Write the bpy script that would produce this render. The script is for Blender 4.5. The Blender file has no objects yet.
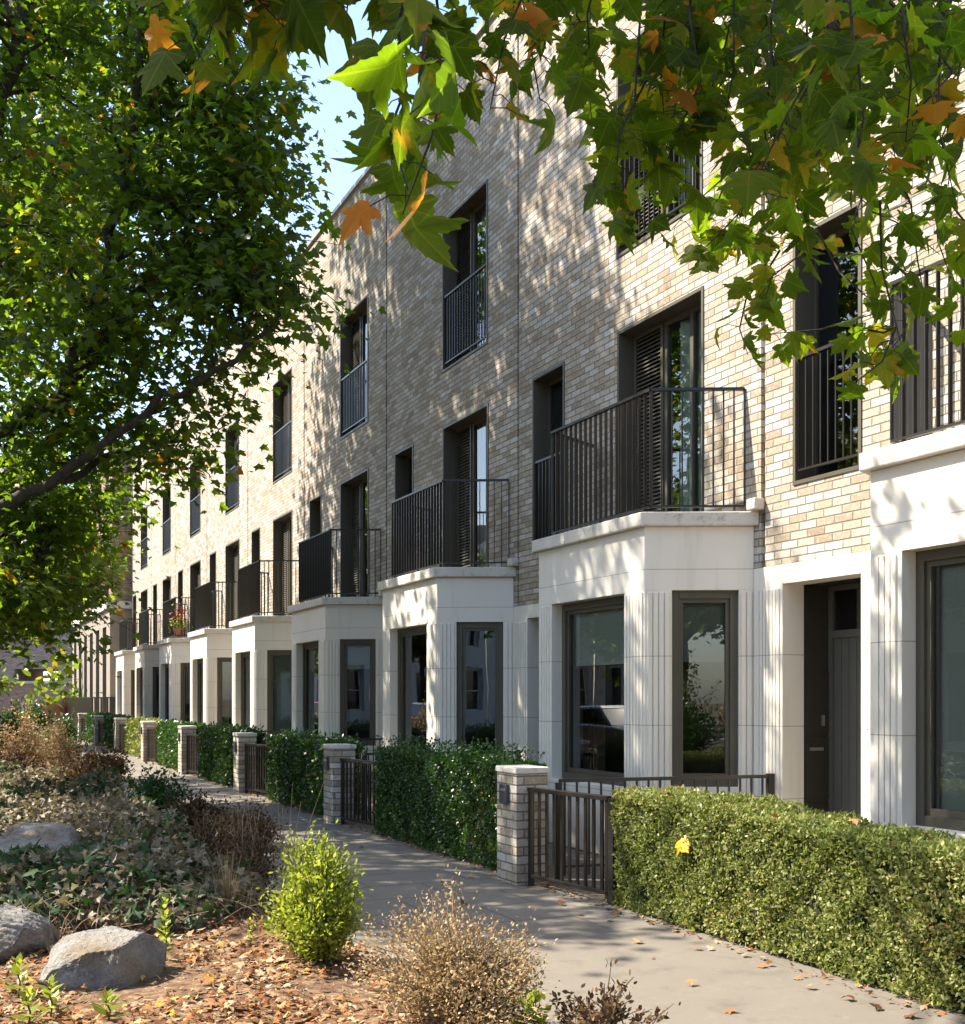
import bpy, math, random
import numpy as np
from math import radians, sin, cos, pi
random.seed(7); RNG = np.random.default_rng(7)
S = bpy.context.scene
COL = S.collection

# ------------------------------------------------------------------ camera, sky, sun, exposure
TH = radians(25); FPX = 1146.0; EYE = 1.6
cam_data = bpy.data.cameras.new('camera'); cam = bpy.data.objects.new('camera', cam_data); COL.objects.link(cam)
cam.location = (0, 0, EYE); cam.rotation_euler = (radians(90), 0, -TH)
cam_data.sensor_fit = 'HORIZONTAL'; cam_data.sensor_width = 36.0; cam_data.lens = FPX / 965 * 36
cam_data.shift_y = (697 - 512) / 965; cam_data.clip_start = 0.05; cam_data.clip_end = 2000
S.camera = cam
SUN = np.array([-0.56, 0.40, 0.78]); SUN = SUN / np.linalg.norm(SUN)
sun_el = math.asin(SUN[2]); sun_rot = math.atan2(SUN[0], SUN[1])
w = bpy.data.worlds.new('World'); S.world = w; w.use_nodes = True
nt = w.node_tree; bg = nt.nodes['Background']
sky = nt.nodes.new('ShaderNodeTexSky'); sky.sky_type = 'NISHITA'; sky.sun_disc = False
sky.sun_elevation = sun_el; sky.sun_rotation = sun_rot
sky.air_density = 1.0; sky.dust_density = 1.2; sky.ozone_density = 1.0
nt.links.new(sky.outputs[0], bg.inputs[0]); bg.inputs[1].default_value = 0.14
sl = bpy.data.lights.new('sun', 'SUN'); sl.energy = 4.7; sl.angle = radians(0.5); sl.color = (1.0, 0.91, 0.77)
so = bpy.data.objects.new('sun', sl); COL.objects.link(so)
so.rotation_euler = (math.acos(SUN[2]), 0, math.atan2(SUN[0], -SUN[1]))
S.view_settings.view_transform = 'Standard'; S.view_settings.look = 'None'
S.view_settings.exposure = 1.6; S.view_settings.gamma = 1.0; S.view_settings.use_curve_mapping = False
S.cycles.use_denoising = True
S.cycles.max_bounces = 7; S.cycles.diffuse_bounces = 4; S.cycles.glossy_bounces = 3
S.cycles.transmission_bounces = 4; S.cycles.transparent_max_bounces = 8
S.cycles.sample_clamp_indirect = 6.0; S.cycles.caustics_reflective = False; S.cycles.caustics_refractive = False

# ------------------------------------------------------------------ node helpers and materials
class N:
    def __init__(s, name):
        s.m = bpy.data.materials.new(name); s.m.use_nodes = True; s.t = s.m.node_tree
        s.t.nodes.clear(); s.out = s.t.nodes.new('ShaderNodeOutputMaterial')
    def n(s, ty, **kw):
        nd = s.t.nodes.new(ty)
        for k, v in kw.items(): setattr(nd, k, v)
        return nd
    def put(s, sock, v):
        if isinstance(v, bpy.types.NodeSocket): s.t.links.new(v, sock)
        elif isinstance(v, (tuple, list)) and len(v) == 3 and sock.type == 'RGBA': sock.default_value = (*v, 1)
        else: sock.default_value = v
    def math(s, op, a, b=0.0, c=0.0):
        nd = s.n('ShaderNodeMath', operation=op)
        for i, v in enumerate((a, b, c)): s.put(nd.inputs[i], v)
        return nd.outputs[0]
    def mix(s, f, a, b):
        nd = s.n('ShaderNodeMix', data_type='RGBA'); s.put(nd.inputs[0], f); s.put(nd.inputs[6], a); s.put(nd.inputs[7], b)
        return nd.outputs[2]
    def noise(s, vec, scale, detail=4.0, rough=0.55):
        nd = s.n('ShaderNodeTexNoise'); s.put(nd.inputs['Vector'], vec); nd.inputs['Scale'].default_value = scale
        nd.inputs['Detail'].default_value = detail; nd.inputs['Roughness'].default_value = rough
        return nd.outputs[0]
    def ramp(s, f, stops, interp='LINEAR'):
        nd = s.n('ShaderNodeValToRGB'); s.put(nd.inputs[0], f); cr = nd.color_ramp; cr.interpolation = interp
        while len(cr.elements) < len(stops): cr.elements.new(0.5)
        for e, (p, c) in zip(cr.elements, stops): e.position = p; e.color = (*c, 1)
        return nd.outputs[0]
    def step(s, f, a, b):
        nd = s.n('ShaderNodeMapRange'); s.put(nd.inputs[0], f); nd.inputs[1].default_value = a; nd.inputs[2].default_value = b
        return nd.outputs[0]
    def pos(s): return s.n('ShaderNodeNewGeometry').outputs['Position']
    def xyz(s, v):
        nd = s.n('ShaderNodeSeparateXYZ'); s.put(nd.inputs[0], v); return nd.outputs
    def comb(s, x, y, z=0.0):
        nd = s.n('ShaderNodeCombineXYZ'); s.put(nd.inputs[0], x); s.put(nd.inputs[1], y); s.put(nd.inputs[2], z); return nd.outputs[0]
    def bump(s, h, dist=0.01, strength=0.6):
        nd = s.n('ShaderNodeBump'); s.put(nd.inputs['Height'], h); nd.inputs['Distance'].default_value = dist
        nd.inputs['Strength'].default_value = strength; return nd.outputs[0]
    def bsdf(s, col, rough=0.6, normal=None, metal=0.0, spec=0.5):
        p = s.n('ShaderNodeBsdfPrincipled'); s.put(p.inputs['Base Color'], col); s.put(p.inputs['Roughness'], rough)
        p.inputs['Metallic'].default_value = metal; s.put(p.inputs['Specular IOR Level'], spec)
        if normal: s.put(p.inputs['Normal'], normal)
        return p.outputs[0]
    def done(s, sh):
        s.t.links.new(sh, s.out.inputs[0]); return s.m

def mat_flat(name, col, rough=0.5, var=0.12, scale=9.0, metal=0.0, bump=0.0):
    k = N(name); p = k.pos(); f = k.noise(p, scale)
    c = k.mix(f, tuple(x * (1 - var) for x in col), tuple(min(1, x * (1 + var)) for x in col))
    nb = k.bump(k.noise(p, scale * 8), bump) if bump else None
    return k.done(k.bsdf(c, rough, nb, metal))

def mat_brick(name, stops, mortar, bh=0.075, bw=0.225, mj=0.010):
    k = N(name); p = k.pos(); x, y, z = k.xyz(p)
    wob = k.math('MULTIPLY', k.math('SUBTRACT', k.noise(p, 14.0, 2), 0.5), 0.006)
    u = k.math('ADD', k.math('ADD', x, y), 60.0); v = k.math('ADD', k.math('ADD', z, 5.0), wob)
    row = k.math('FLOOR', k.math('DIVIDE', v, bh))
    half = k.math('MULTIPLY', k.math('FRACT', k.math('MULTIPLY', row, 0.5)), bw)
    rj = k.n('ShaderNodeTexWhiteNoise', noise_dimensions='1D'); k.put(rj.inputs['W'], row)
    u2 = k.math('ADD', k.math('ADD', u, half), k.math('MULTIPLY', rj.outputs[0], 0.03))
    cl = k.math('DIVIDE', u2, bw); ci = k.math('FLOOR', cl)
    fu = k.math('MULTIPLY', k.math('FRACT', cl), bw); fv = k.math('MULTIPLY', k.math('FRACT', k.math('DIVIDE', v, bh)), bh)
    du = k.math('MINIMUM', fu, k.math('SUBTRACT', bw, fu)); dv = k.math('MINIMUM', fv, k.math('SUBTRACT', bh, fv))
    dd = k.math('SUBTRACT', k.math('MINIMUM', du, dv), k.math('MULTIPLY', k.math('SUBTRACT', k.noise(p, 60.0, 2), 0.5), 0.006))
    inb = k.step(dd, mj * 0.35, mj * 0.75)
    wn = k.n('ShaderNodeTexWhiteNoise', noise_dimensions='2D'); k.put(wn.inputs['Vector'], k.comb(ci, row))
    c = k.ramp(wn.outputs[0], stops); c = k.mix(k.math('MULTIPLY', k.step(k.noise(p, 2.4, 4), 0.4, 0.65), 0.3), c, (0.33, 0.255, 0.175))
    st = k.noise(p, 30.0, 5, 0.65)
    c = k.mix(k.step(st, 0.52, 0.72), c, k.mix(0.5, c, (0.20, 0.135, 0.085)))
    c = k.mix(k.math('MULTIPLY', k.step(st, 0.46, 0.32), 0.5), c, (0.62, 0.58, 0.53))
    big = k.noise(p, 0.7, 4)
    c = k.mix(k.math('MULTIPLY', k.step(big, 0.45, 0.75), 0.35), c, k.mix(0.5, c, (0.22, 0.16, 0.11)))
    c = k.mix(inb, mortar, c)
    h = k.math('ADD', inb, k.math('MULTIPLY', st, 0.35))
    return k.done(k.bsdf(c, 0.85, k.bump(h, 0.008, 0.8), 0.0, 0.2))

BR = [(0.0, (0.29, 0.225, 0.16)), (0.12, (0.36, 0.295, 0.215)), (0.38, (0.42, 0.36, 0.28)), (0.6, (0.475, 0.425, 0.35)), (0.82, (0.53, 0.49, 0.425)), (1.0, (0.575, 0.55, 0.51))]
M = {}
M['brick'] = mat_brick('pale_brick', BR, (0.20, 0.172, 0.14), mj=0.0115)
M['red_brick'] = mat_brick('red_brick', [(0, (0.20, 0.09, 0.06)), (0.5, (0.29, 0.14, 0.09)), (1, (0.36, 0.20, 0.14))], (0.3, 0.26, 0.22))
M['grey_brick'] = mat_brick('grey_brick', [(0, (0.27, 0.18, 0.15)), (0.5, (0.35, 0.25, 0.21)), (1, (0.42, 0.32, 0.28))], (0.33, 0.30, 0.27))

def mat_stone():
    k = N('cast_stone'); p = k.pos(); x, y, z = k.xyz(p)
    c = k.mix(k.noise(p, 2.2, 5), (0.725, 0.67, 0.575), (0.815, 0.765, 0.675))
    c = k.mix(k.math('MULTIPLY', k.step(k.noise(p, 160.0, 2), 0.62, 0.75), 0.25), c, (0.45, 0.42, 0.37))
    stx = k.noise(k.comb(k.math('MULTIPLY', x, 9.0), k.math('MULTIPLY', y, 9.0), k.math('MULTIPLY', z, 0.9)), 1.0, 4)
    c = k.mix(k.math('MULTIPLY', k.step(stx, 0.55, 0.8), 0.24), c, (0.40, 0.36, 0.30))
    lo = k.math('MULTIPLY', k.step(k.math('ADD', z, k.math('MULTIPLY', stx, 0.5)), 0.75, 0.2), 0.35)
    c = k.mix(lo, c, (0.34, 0.31, 0.25))
    j = None
    for zj in (0.66, 1.33, 1.99, 2.82):
        d = k.math('LESS_THAN', k.math('ABSOLUTE', k.math('SUBTRACT', z, zj)), 0.0038)
        j = d if j is None else k.math('MAXIMUM', j, d)
    c = k.mix(j, c, (0.42, 0.38, 0.325))
    return k.done(k.bsdf(c, 0.72, k.bump(k.noise(p, 90.0, 3), 0.002, 0.5), 0.0, 0.3))
M['stone'] = mat_stone()

def mat_cap():
    k = N('weathered_stone'); p = k.pos()
    c = k.mix(k.noise(p, 3.0, 5), (0.50, 0.46, 0.39), (0.72, 0.68, 0.61))
    c = k.mix(k.math('MULTIPLY', k.step(k.noise(p, 11.0, 6, 0.7), 0.55, 0.68), 0.7), c, (0.24, 0.21, 0.165))
    return k.done(k.bsdf(c, 0.85, k.bump(k.noise(p, 60.0, 4), 0.004, 0.6)))
M['cap'] = mat_cap()
M['olive'] = mat_flat('olive_metal', (0.082, 0.072, 0.049), 0.5, 0.2, 3.0)
M['black'] = mat_flat('black_metal', (0.020, 0.017, 0.014), 0.35, 0.3, 6.0)
M['gate'] = mat_flat('bronze_metal', (0.019, 0.015, 0.012), 0.35, 0.3, 6.0)
M['coping'] = mat_flat('coping_metal', (0.33, 0.30, 0.26), 0.45, 0.15)
M['door'] = mat_flat('door_paint', (0.085, 0.082, 0.070), 0.35, 0.1)
M['timber'] = mat_flat('dark_panel', (0.030, 0.026, 0.019), 0.45, 0.2)
M['steel'] = mat_flat('brushed_steel', (0.55, 0.53, 0.50), 0.3, 0.1, 20, 0.9)
M['plaster'] = mat_flat('room_plaster', (0.30, 0.28, 0.25), 0.8, 0.1)
M['blind'] = mat_flat('roller_blind', (0.62, 0.62, 0.57), 0.8, 0.05)
M['curtain'] = mat_flat('curtain_cloth', (0.66, 0.72, 0.74), 0.9, 0.12)
M['stucco'] = mat_flat('white_stucco', (0.64, 0.64, 0.62), 0.7, 0.08, 2.0)
M['roof'] = mat_flat('roof_felt', (0.12, 0.115, 0.11), 0.85, 0.2)
M['slate'] = mat_flat('slate', (0.10, 0.10, 0.115), 0.6, 0.3, 12)
M['tyre'] = mat_flat('tyre_rubber', (0.02, 0.02, 0.02), 0.8)
M['red_light'] = mat_flat('tail_lamp', (0.45, 0.02, 0.015), 0.15)
M['lamp_glass'] = mat_flat('head_lamp', (0.7, 0.7, 0.7), 0.1)
M['terracotta'] = mat_flat('terracotta', (0.38, 0.17, 0.09), 0.8, 0.25)
M['soil'] = mat_flat('soil', (0.06, 0.04, 0.028), 0.95, 0.4, 12, 0, 0.02)
M['petal'] = mat_flat('red_petal', (0.55, 0.035, 0.03), 0.6, 0.3, 30)
M['plastic'] = mat_flat('grey_plastic', (0.045, 0.05, 0.058), 0.4)

def mat_glass(name='window_glass', tint=(0.74, 0.81, 0.79), ior=2.0):
    k = N(name); tr = k.n('ShaderNodeBsdfTransparent'); k.put(tr.inputs[0], tint)
    gl = k.n('ShaderNodeBsdfGlossy'); k.put(gl.inputs[0], (0.95, 0.97, 1.0)); gl.inputs[1].default_value = 0.0
    p = k.pos(); k.put(gl.inputs['Normal'], k.bump(k.noise(p, 1.3, 1), 0.004, 0.25))
    fr = k.n('ShaderNodeFresnel'); fr.inputs[0].default_value = ior
    ms = k.n('ShaderNodeMixShader'); k.put(ms.inputs[0], fr.outputs[0]); k.t.links.new(tr.outputs[0], ms.inputs[1]); k.t.links.new(gl.outputs[0], ms.inputs[2])
    return k.done(ms.outputs[0])
M['glass'] = mat_glass()
M['car_glass'] = mat_flat('car_glass', (0.012, 0.014, 0.016), 0.03)
def mat_paint(name, col):
    k = N(name); p = k.n('ShaderNodeBsdfPrincipled'); k.put(p.inputs['Base Color'], col); p.inputs['Roughness'].default_value = 0.35
    p.inputs['Coat Weight'].default_value = 1.0; p.inputs['Coat Roughness'].default_value = 0.03
    k.put(p.inputs['Normal'], k.bump(k.noise(k.pos(), 500.0, 1), 0.0004, 0.2)); return k.done(p.outputs[0])

def mat_leaf(name, stops, trans=0.42, tgain=(2.6, 2.9, 1.2), veins=False, rough=0.45, spec=0.35):
    """attribute lf = (across, along, random): colour differs from leaf to leaf, with brown edges on some."""
    k = N(name); at = k.n('ShaderNodeAttribute', attribute_name='lf'); a, b, r = k.xyz(at.outputs['Vector'])
    c = k.ramp(r, stops); p = k.pos()
    if veins:
        ab = k.math('ABSOLUTE', a)
        mid = k.step(ab, 0.025, 0.008)
        v1 = k.math('ABSOLUTE', k.math('SUBTRACT', k.math('SUBTRACT', b, 0.04), k.math('MULTIPLY', ab, 0.62)))
        v2 = k.math('ABSOLUTE', k.math('SUBTRACT', k.math('SUBTRACT', b, 0.02), k.math('MULTIPLY', ab, 0.05)))
        sw = k.math('ABSOLUTE', k.math('SUBTRACT', k.math('FRACT', k.math('MULTIPLY', k.math('SUBTRACT', b, k.math('MULTIPLY', ab, 0.75)), 7.0)), 0.5))
        vn = k.math('MAXIMUM', mid, k.math('MULTIPLY', k.step(k.math('MINIMUM', v1, v2), 0.022, 0.006), 0.9))
        vn = k.math('MAXIMUM', vn, k.math('MULTIPLY', k.step(sw, 0.07, 0.02), 0.35))
        c = k.mix(k.math('MULTIPLY', vn, 0.3), c, k.mix(0.7, c, (0.16, 0.17, 0.04)))
        br = k.math('MULTIPLY', k.step(k.noise(p, 17.0, 4, 0.65), 0.56, 0.66), k.step(r, 0.55, 0.75))
        c = k.mix(k.math('MULTIPLY', br, 0.85), c, (0.20, 0.085, 0.022))
    else:
        c = k.mix(k.math('MULTIPLY', k.noise(p, 9.0, 2), 0.35), c, k.mix(0.6, c, (0.03, 0.04, 0.012)))
    g = k.n('ShaderNodeVectorMath', operation='MULTIPLY'); k.put(g.inputs[0], c); g.inputs[1].default_value = tgain
    t = k.n('ShaderNodeBsdfTranslucent'); k.put(t.inputs[0], g.outputs[0])
    d = k.bsdf(c, rough, None, 0.0, spec)
    ms = k.n('ShaderNodeMixShader'); ms.inputs[0].default_value = trans; k.t.links.new(d, ms.inputs[1]); k.t.links.new(t.outputs[0], ms.inputs[2])
    return k.done(ms.outputs[0])
PL = [(0.0, (0.036, 0.062, 0.010)), (0.35, (0.052, 0.086, 0.013)), (0.70, (0.080, 0.112, 0.014)), (0.88, (0.15, 0.14, 0.014)), (0.94, (0.21, 0.13, 0.016)), (1.0, (0.22, 0.09, 0.02))]
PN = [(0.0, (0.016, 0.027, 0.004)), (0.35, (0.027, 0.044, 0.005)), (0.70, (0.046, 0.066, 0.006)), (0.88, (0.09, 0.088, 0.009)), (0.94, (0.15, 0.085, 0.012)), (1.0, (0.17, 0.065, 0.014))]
M['plane_leaf'] = mat_leaf('plane_leaf', PL, 0.5, (3.9, 4.2, 1.1))
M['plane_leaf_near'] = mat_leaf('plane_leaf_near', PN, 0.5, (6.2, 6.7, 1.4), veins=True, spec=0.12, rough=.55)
M['far_leaf'] = mat_leaf('far_leaf', [(0, (0.05, 0.09, 0.012)), (0.6, (0.10, 0.13, 0.015)), (0.9, (0.16, 0.15, 0.018)), (1, (0.22, 0.13, 0.02))])
M['hedge_leaf'] = mat_leaf('hedge_leaf', [(0, (0.07, 0.10, 0.018)), (0.4, (0.17, 0.20, 0.045)), (0.8, (0.31, 0.31, 0.10)), (0.97, (0.42, 0.38, 0.17)), (1, (0.30, 0.15, 0.05))], 0.3, (1.5, 1.6, 1.0), rough=0.45, spec=0.3)
M['dark_hedge_leaf'] = mat_leaf('dark_hedge_leaf', [(0, (0.018, 0.050, 0.010)), (0.6, (0.035, 0.085, 0.014)), (0.93, (0.07, 0.12, 0.02)), (0.96, (0.11, 0.12, 0.03)), (1, (0.22, 0.11, 0.05))], 0.28, (1.9, 2.3, 1.0), rough=0.35, spec=0.5)
M['bush_leaf'] = mat_leaf('bush_leaf', [(0, (0.14, 0.19, 0.02)), (0.6, (0.28, 0.32, 0.04)), (0.95, (0.40, 0.40, 0.08)), (1, (0.30, 0.15, 0.04))], 0.45, (1.7, 1.8, 1.0), rough=0.4)
M['dry_leaf'] = mat_leaf('dry_leaf', [(0, (0.26, 0.17, 0.085)), (0.5, (0.46, 0.33, 0.17)), (0.85, (0.55, 0.43, 0.26)), (1, (0.38, 0.15, 0.05))], 0.25, (1.1, 1.05, 0.9), rough=0.8, spec=0.1)
M['brown_leaf'] = mat_leaf('brown_leaf', [(0, (0.055, 0.030, 0.018)), (0.6, (0.13, 0.075, 0.038)), (1, (0.24, 0.15, 0.075))], 0.2, (1.2, 1.1, 0.9), rough=0.8, spec=0.1)
M['cover_leaf'] = mat_leaf('cover_leaf', [(0, (0.022, 0.055, 0.016)), (0.38, (0.05, 0.095, 0.028)), (0.44, (0.14, 0.10, 0.06)), (0.75, (0.22, 0.17, 0.11)), (1, (0.33, 0.28, 0.21))], 0.2, (1.3, 1.5, 1.0), rough=0.55)
M['litter_leaf'] = mat_leaf('litter_leaf', [(0, (0.09, 0.042, 0.02)), (0.25, (0.25, 0.092, 0.034)), (0.45, (0.37, 0.16, 0.06)), (0.7, (0.43, 0.26, 0.135)), (0.93, (0.48, 0.38, 0.26)), (1, (0.55, 0.33, 0.02))], 0.15, (1.1, 1.0, 0.8), rough=0.8, spec=0.15)
M['straw'] = mat_leaf('straw', [(0, (0.20, 0.14, 0.075)), (1, (0.42, 0.33, 0.20))], 0.15, (1, 1, 1), rough=0.8, spec=0.1)

def mat_bark(name, a, b):
    k = N(name); p = k.pos(); x, y, z = k.xyz(p)
    v = k.comb(k.math('MULTIPLY', x, 3.0), k.math('MULTIPLY', y, 3.0), z)
    f = k.noise(v, 5.0, 6, 0.65)
    return k.done(k.bsdf(k.ramp(f, [(0.3, a), (0.6, b), (0.8, tuple(1.5 * i for i in b))]), 0.9, k.bump(f, 0.03, 0.7)))
M['bark'] = mat_bark('bark', (0.020, 0.016, 0.011), (0.055, 0.044, 0.031))
M['twig'] = mat_bark('twig', (0.045, 0.028, 0.017), (0.12, 0.08, 0.05))
M['dry_twig'] = mat_bark('dry_twig', (0.12, 0.08, 0.05), (0.30, 0.22, 0.14))

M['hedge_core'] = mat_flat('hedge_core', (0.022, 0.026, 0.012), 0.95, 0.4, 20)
def mat_rock():
    k = N('boulder_rock'); p = k.pos(); f = k.noise(p, 6.0, 8, 0.65)
    c = k.ramp(f, [(0.25, (0.14, 0.133, 0.123)), (0.5, (0.285, 0.27, 0.25)), (0.75, (0.42, 0.395, 0.355))])
    c = k.mix(k.math('MULTIPLY', k.step(k.noise(p, 70.0, 3), 0.56, 0.68), 0.6), c, (0.05, 0.05, 0.045)); c = k.mix(k.math('MULTIPLY', k.step(k.noise(p, 22.0, 5, .7), 0.60, 0.66), 0.55), c, (0.40, 0.40, 0.36))
    c = k.mix(k.math('MULTIPLY', k.step(k.noise(p, 3.1, 4), 0.5, 0.62), 0.65), c, (0.24, 0.165, 0.08))
    return k.done(k.bsdf(c, 0.88, k.bump(k.math('ADD', f, k.math('MULTIPLY', k.noise(p, 38.0, 8, 0.7), 0.6)), 0.05, 1.0)))
M['rock'] = mat_rock()

def mat_pave():
    k = N('paving'); p = k.pos(); x, y, z = k.xyz(p)
    n1 = k.noise(p, 1.6, 5); c = k.mix(n1, (0.128, 0.110, 0.087), (0.185, 0.162, 0.129))
    c = k.mix(k.math('MULTIPLY', k.step(k.noise(p, 120.0, 2), 0.55, 0.7), 0.4), c, (0.20, 0.175, 0.15))
    c = k.mix(k.math('MULTIPLY', k.step(k.noise(p, 9.0, 6, 0.7), 0.56, 0.70), 0.35), c, (0.24, 0.212, 0.172)); c = k.mix(k.math('MULTIPLY', k.step(k.noise(p, 4.0, 5, 0.6), 0.54, 0.70), 0.6), c, (0.10, 0.085, 0.07))
    yy = k.math('ADD', y, k.math('MULTIPLY', k.math('SUBTRACT', k.noise(p, 3.0, 2), 0.5), 0.03))
    fy = k.math('ABSOLUTE', k.math('SUBTRACT', k.math('FRACT', k.math('DIVIDE', yy, 0.61)), 0.5))
    row = k.math('FLOOR', k.math('DIVIDE', yy, 0.61))
    xo = k.math('ADD', k.math('DIVIDE', x, 0.92), k.math('MULTIPLY', row, 0.5))
    fx = k.math('ABSOLUTE', k.math('SUBTRACT', k.math('FRACT', xo), 0.5))
    j = k.math('MAXIMUM', k.math('GREATER_THAN', fy, 0.481), k.math('GREATER_THAN', fx, 0.489))
    slabs = k.step(y, 6.4, 7.0)
    c2 = k.mix(k.math('MULTIPLY', k.math('MULTIPLY', j, slabs), 0.9), c, (0.075, 0.062, 0.05))
    wn = k.n('ShaderNodeTexWhiteNoise', noise_dimensions='2D'); k.put(wn.inputs['Vector'], k.comb(k.math('FLOOR', xo), row))
    c2 = k.mix(k.math('MULTIPLY', k.math('MULTIPLY', wn.outputs[0], slabs), 0.25), c2, (0.25, 0.215, 0.18))
    return k.done(k.bsdf(c2, 0.9, k.bump(k.math('SUBTRACT', k.noise(p, 150.0, 2), k.math('MULTIPLY', j, slabs)), 0.004, 0.5)))
M['pave'] = mat_pave()
def mat_ground(name, stops, sc, bump=0.02):
    k = N(name); p = k.pos(); f = k.noise(p, sc, 7, 0.7)
    return k.done(k.bsdf(k.ramp(f, stops), 0.95, k.bump(f, bump, 0.8), 0, 0.1))
M['bed'] = mat_ground('bed_soil', [(0.3, (0.055, 0.034, 0.022)), (0.5, (0.15, 0.092, 0.056)), (0.7, (0.31, 0.215, 0.14))], 14.0)
M['gravel'] = mat_ground('garden_gravel', [(0.3, (0.06, 0.05, 0.04)), (0.5, (0.17, 0.14, 0.11)), (0.7, (0.33, 0.28, 0.22))], 45.0)
M['asphalt'] = mat_ground('asphalt', [(0.3, (0.035, 0.035, 0.036)), (0.7, (0.07, 0.068, 0.066))], 40.0, 0.005)
M['land'] = mat_ground('land', [(0.3, (0.10, 0.09, 0.06)), (0.7, (0.18, 0.15, 0.10))], 3.0)

# ------------------------------------------------------------------ mesh helpers
def make_mesh(name, V, F, mat, lf=None, smooth=False):
    me = bpy.data.meshes.new(name)
    V = np.asarray(V, np.float32)
    if isinstance(F, np.ndarray):
        me.vertices.add(len(V)); me.vertices.foreach_set('co', V.ravel())
        nf, k = F.shape
        me.loops.add(nf * k); me.loops.foreach_set('vertex_index', F.astype(np.int32).ravel())
        me.polygons.add(nf); me.polygons.foreach_set('loop_start', np.arange(0, nf * k, k, dtype=np.int32))
        me.update(calc_edges=True)
    else:
        me.from_pydata([tuple(v) for v in V], [], F)
    if lf is not None:
        at = me.attributes.new('lf', 'FLOAT_VECTOR', 'POINT'); at.data.foreach_set('vector', np.asarray(lf, np.float32).ravel())
    if smooth: me.polygons.foreach_set('use_smooth', np.ones(len(me.polygons), bool))
    me.materials.append(mat); me.update()
    return me

def link(name, me, parent=None, loc=None):
    o = bpy.data.objects.new(name, me); COL.objects.link(o)
    if parent: o.parent = parent
    if loc is not None: o.location = loc
    return o

def tag(o, label=None, cat=None, group=None, kind=None):
    if label: o['label'] = label
    if cat: o['category'] = cat
    if group: o['group'] = group
    if kind: o['kind'] = kind
    return o
def thing(name, label, cat, loc=(0, 0, 0), rz=0.0, group=None):
    o = bpy.data.objects.new(name, None); COL.objects.link(o); o.location = loc; o.rotation_euler = (0, 0, rz)
    o.empty_display_size = 0.2
    return tag(o, label, cat, group)
def copy_tree(o, parent=None):
    c = o.copy(); COL.objects.link(c)
    if parent: c.parent = parent
    for ch in list(o.children): copy_tree(ch, c)
    return c

class MB:
    def __init__(s): s.v = []; s.f = []
    def quad(s, a, b, c, d):
        n = len(s.v); s.v += [a, b, c, d]; s.f.append((n, n + 1, n + 2, n + 3)); return s
    def hexa(s, p):
        n = len(s.v); s.v += [tuple(q) for q in p]
        s.f += [tuple(n + i for i in q) for q in ((0, 3, 2, 1), (4, 5, 6, 7), (0, 1, 5, 4), (1, 2, 6, 5), (2, 3, 7, 6), (3, 0, 4, 7))]
        return s
    def box(s, x0, x1, y0, y1, z0, z1):
        return s.hexa([(x0, y0, z0), (x1, y0, z0), (x1, y1, z0), (x0, y1, z0), (x0, y0, z1), (x1, y0, z1), (x1, y1, z1), (x0, y1, z1)])
    def bar(s, a, b, wd, z0, z1):
        """upright plank over the plan segment a-b, width wd across it"""
        dx, dy = b[0] - a[0], b[1] - a[1]; L = math.hypot(dx, dy) or 1; nx, ny = -dy / L * wd / 2, dx / L * wd / 2
        p = [(a[0] + nx, a[1] + ny), (b[0] + nx, b[1] + ny), (b[0] - nx, b[1] - ny), (a[0] - nx, a[1] - ny)]
        return s.hexa([(q[0], q[1], z0) for q in p] + [(q[0], q[1], z1) for q in p])
    def prism(s, poly, z0, z1):
        n = len(s.v); k = len(poly)
        s.v += [(p[0], p[1], z0) for p in poly] + [(p[0], p[1], z1) for p in poly]
        s.f += [tuple(range(n + k - 1, n - 1, -1)), tuple(range(n + k, n + 2 * k))]
        s.f += [(n + i, n + (i + 1) % k, n + k + (i + 1) % k, n + k + i) for i in range(k)]
        return s
    def tube(s, pts, rad, sides=8):
        pts = [np.array(p, float) for p in pts]; n0 = len(s.v)
        for i, p in enumerate(pts):
            d = pts[min(i + 1, len(pts) - 1)] - pts[max(i - 1, 0)]; d = d / (np.linalg.norm(d) + 1e-9)
            u = np.cross(d, (0.3, 0.9, 0.2)); u /= np.linalg.norm(u) + 1e-9; v = np.cross(d, u)
            r = rad[i] if hasattr(rad, '__len__') else rad
            for j in range(sides):
                a = 2 * pi * j / sides; s.v.append(tuple(p + r * (cos(a) * u + sin(a) * v)))
        for i in range(len(pts) - 1):
            for j in range(sides):
                a = n0 + i * sides + j; b = n0 + i * sides + (j + 1) % sides
                s.f.append((a, b, b + sides, a + sides))
        s.f.append(tuple(n0 + (len(pts) - 1) * sides + j for j in range(sides)))
        return s
    def lathe(s, prof, cx=0, cy=0, sides=20):
        n0 = len(s.v)
        for r, z in prof:
            for j in range(sides):
                a = 2 * pi * j / sides; s.v.append((cx + r * cos(a), cy + r * sin(a), z))
        for i in range(len(prof) - 1):
            for j in range(sides):
                a = n0 + i * sides + j; b = n0 + i * sides + (j + 1) % sides
                s.f.append((a, b, b + sides, a + sides))
        s.f.append(tuple(n0 + j for j in range(sides))[::-1]); s.f.append(tuple(n0 + (len(prof) - 1) * sides + j for j in range(sides)))
        return s
    def build(s, name, mat, parent=None, bevel=0.0, smooth=False):
        me = make_mesh(name, s.v, s.f, mat, smooth=smooth); o = link(name, me, parent)
        if bevel:
            b = o.modifiers.new('bevel', 'BEVEL'); b.width = bevel; b.segments = 2; b.limit_method = 'ANGLE'; b.harden_normals = False
        return o

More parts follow.
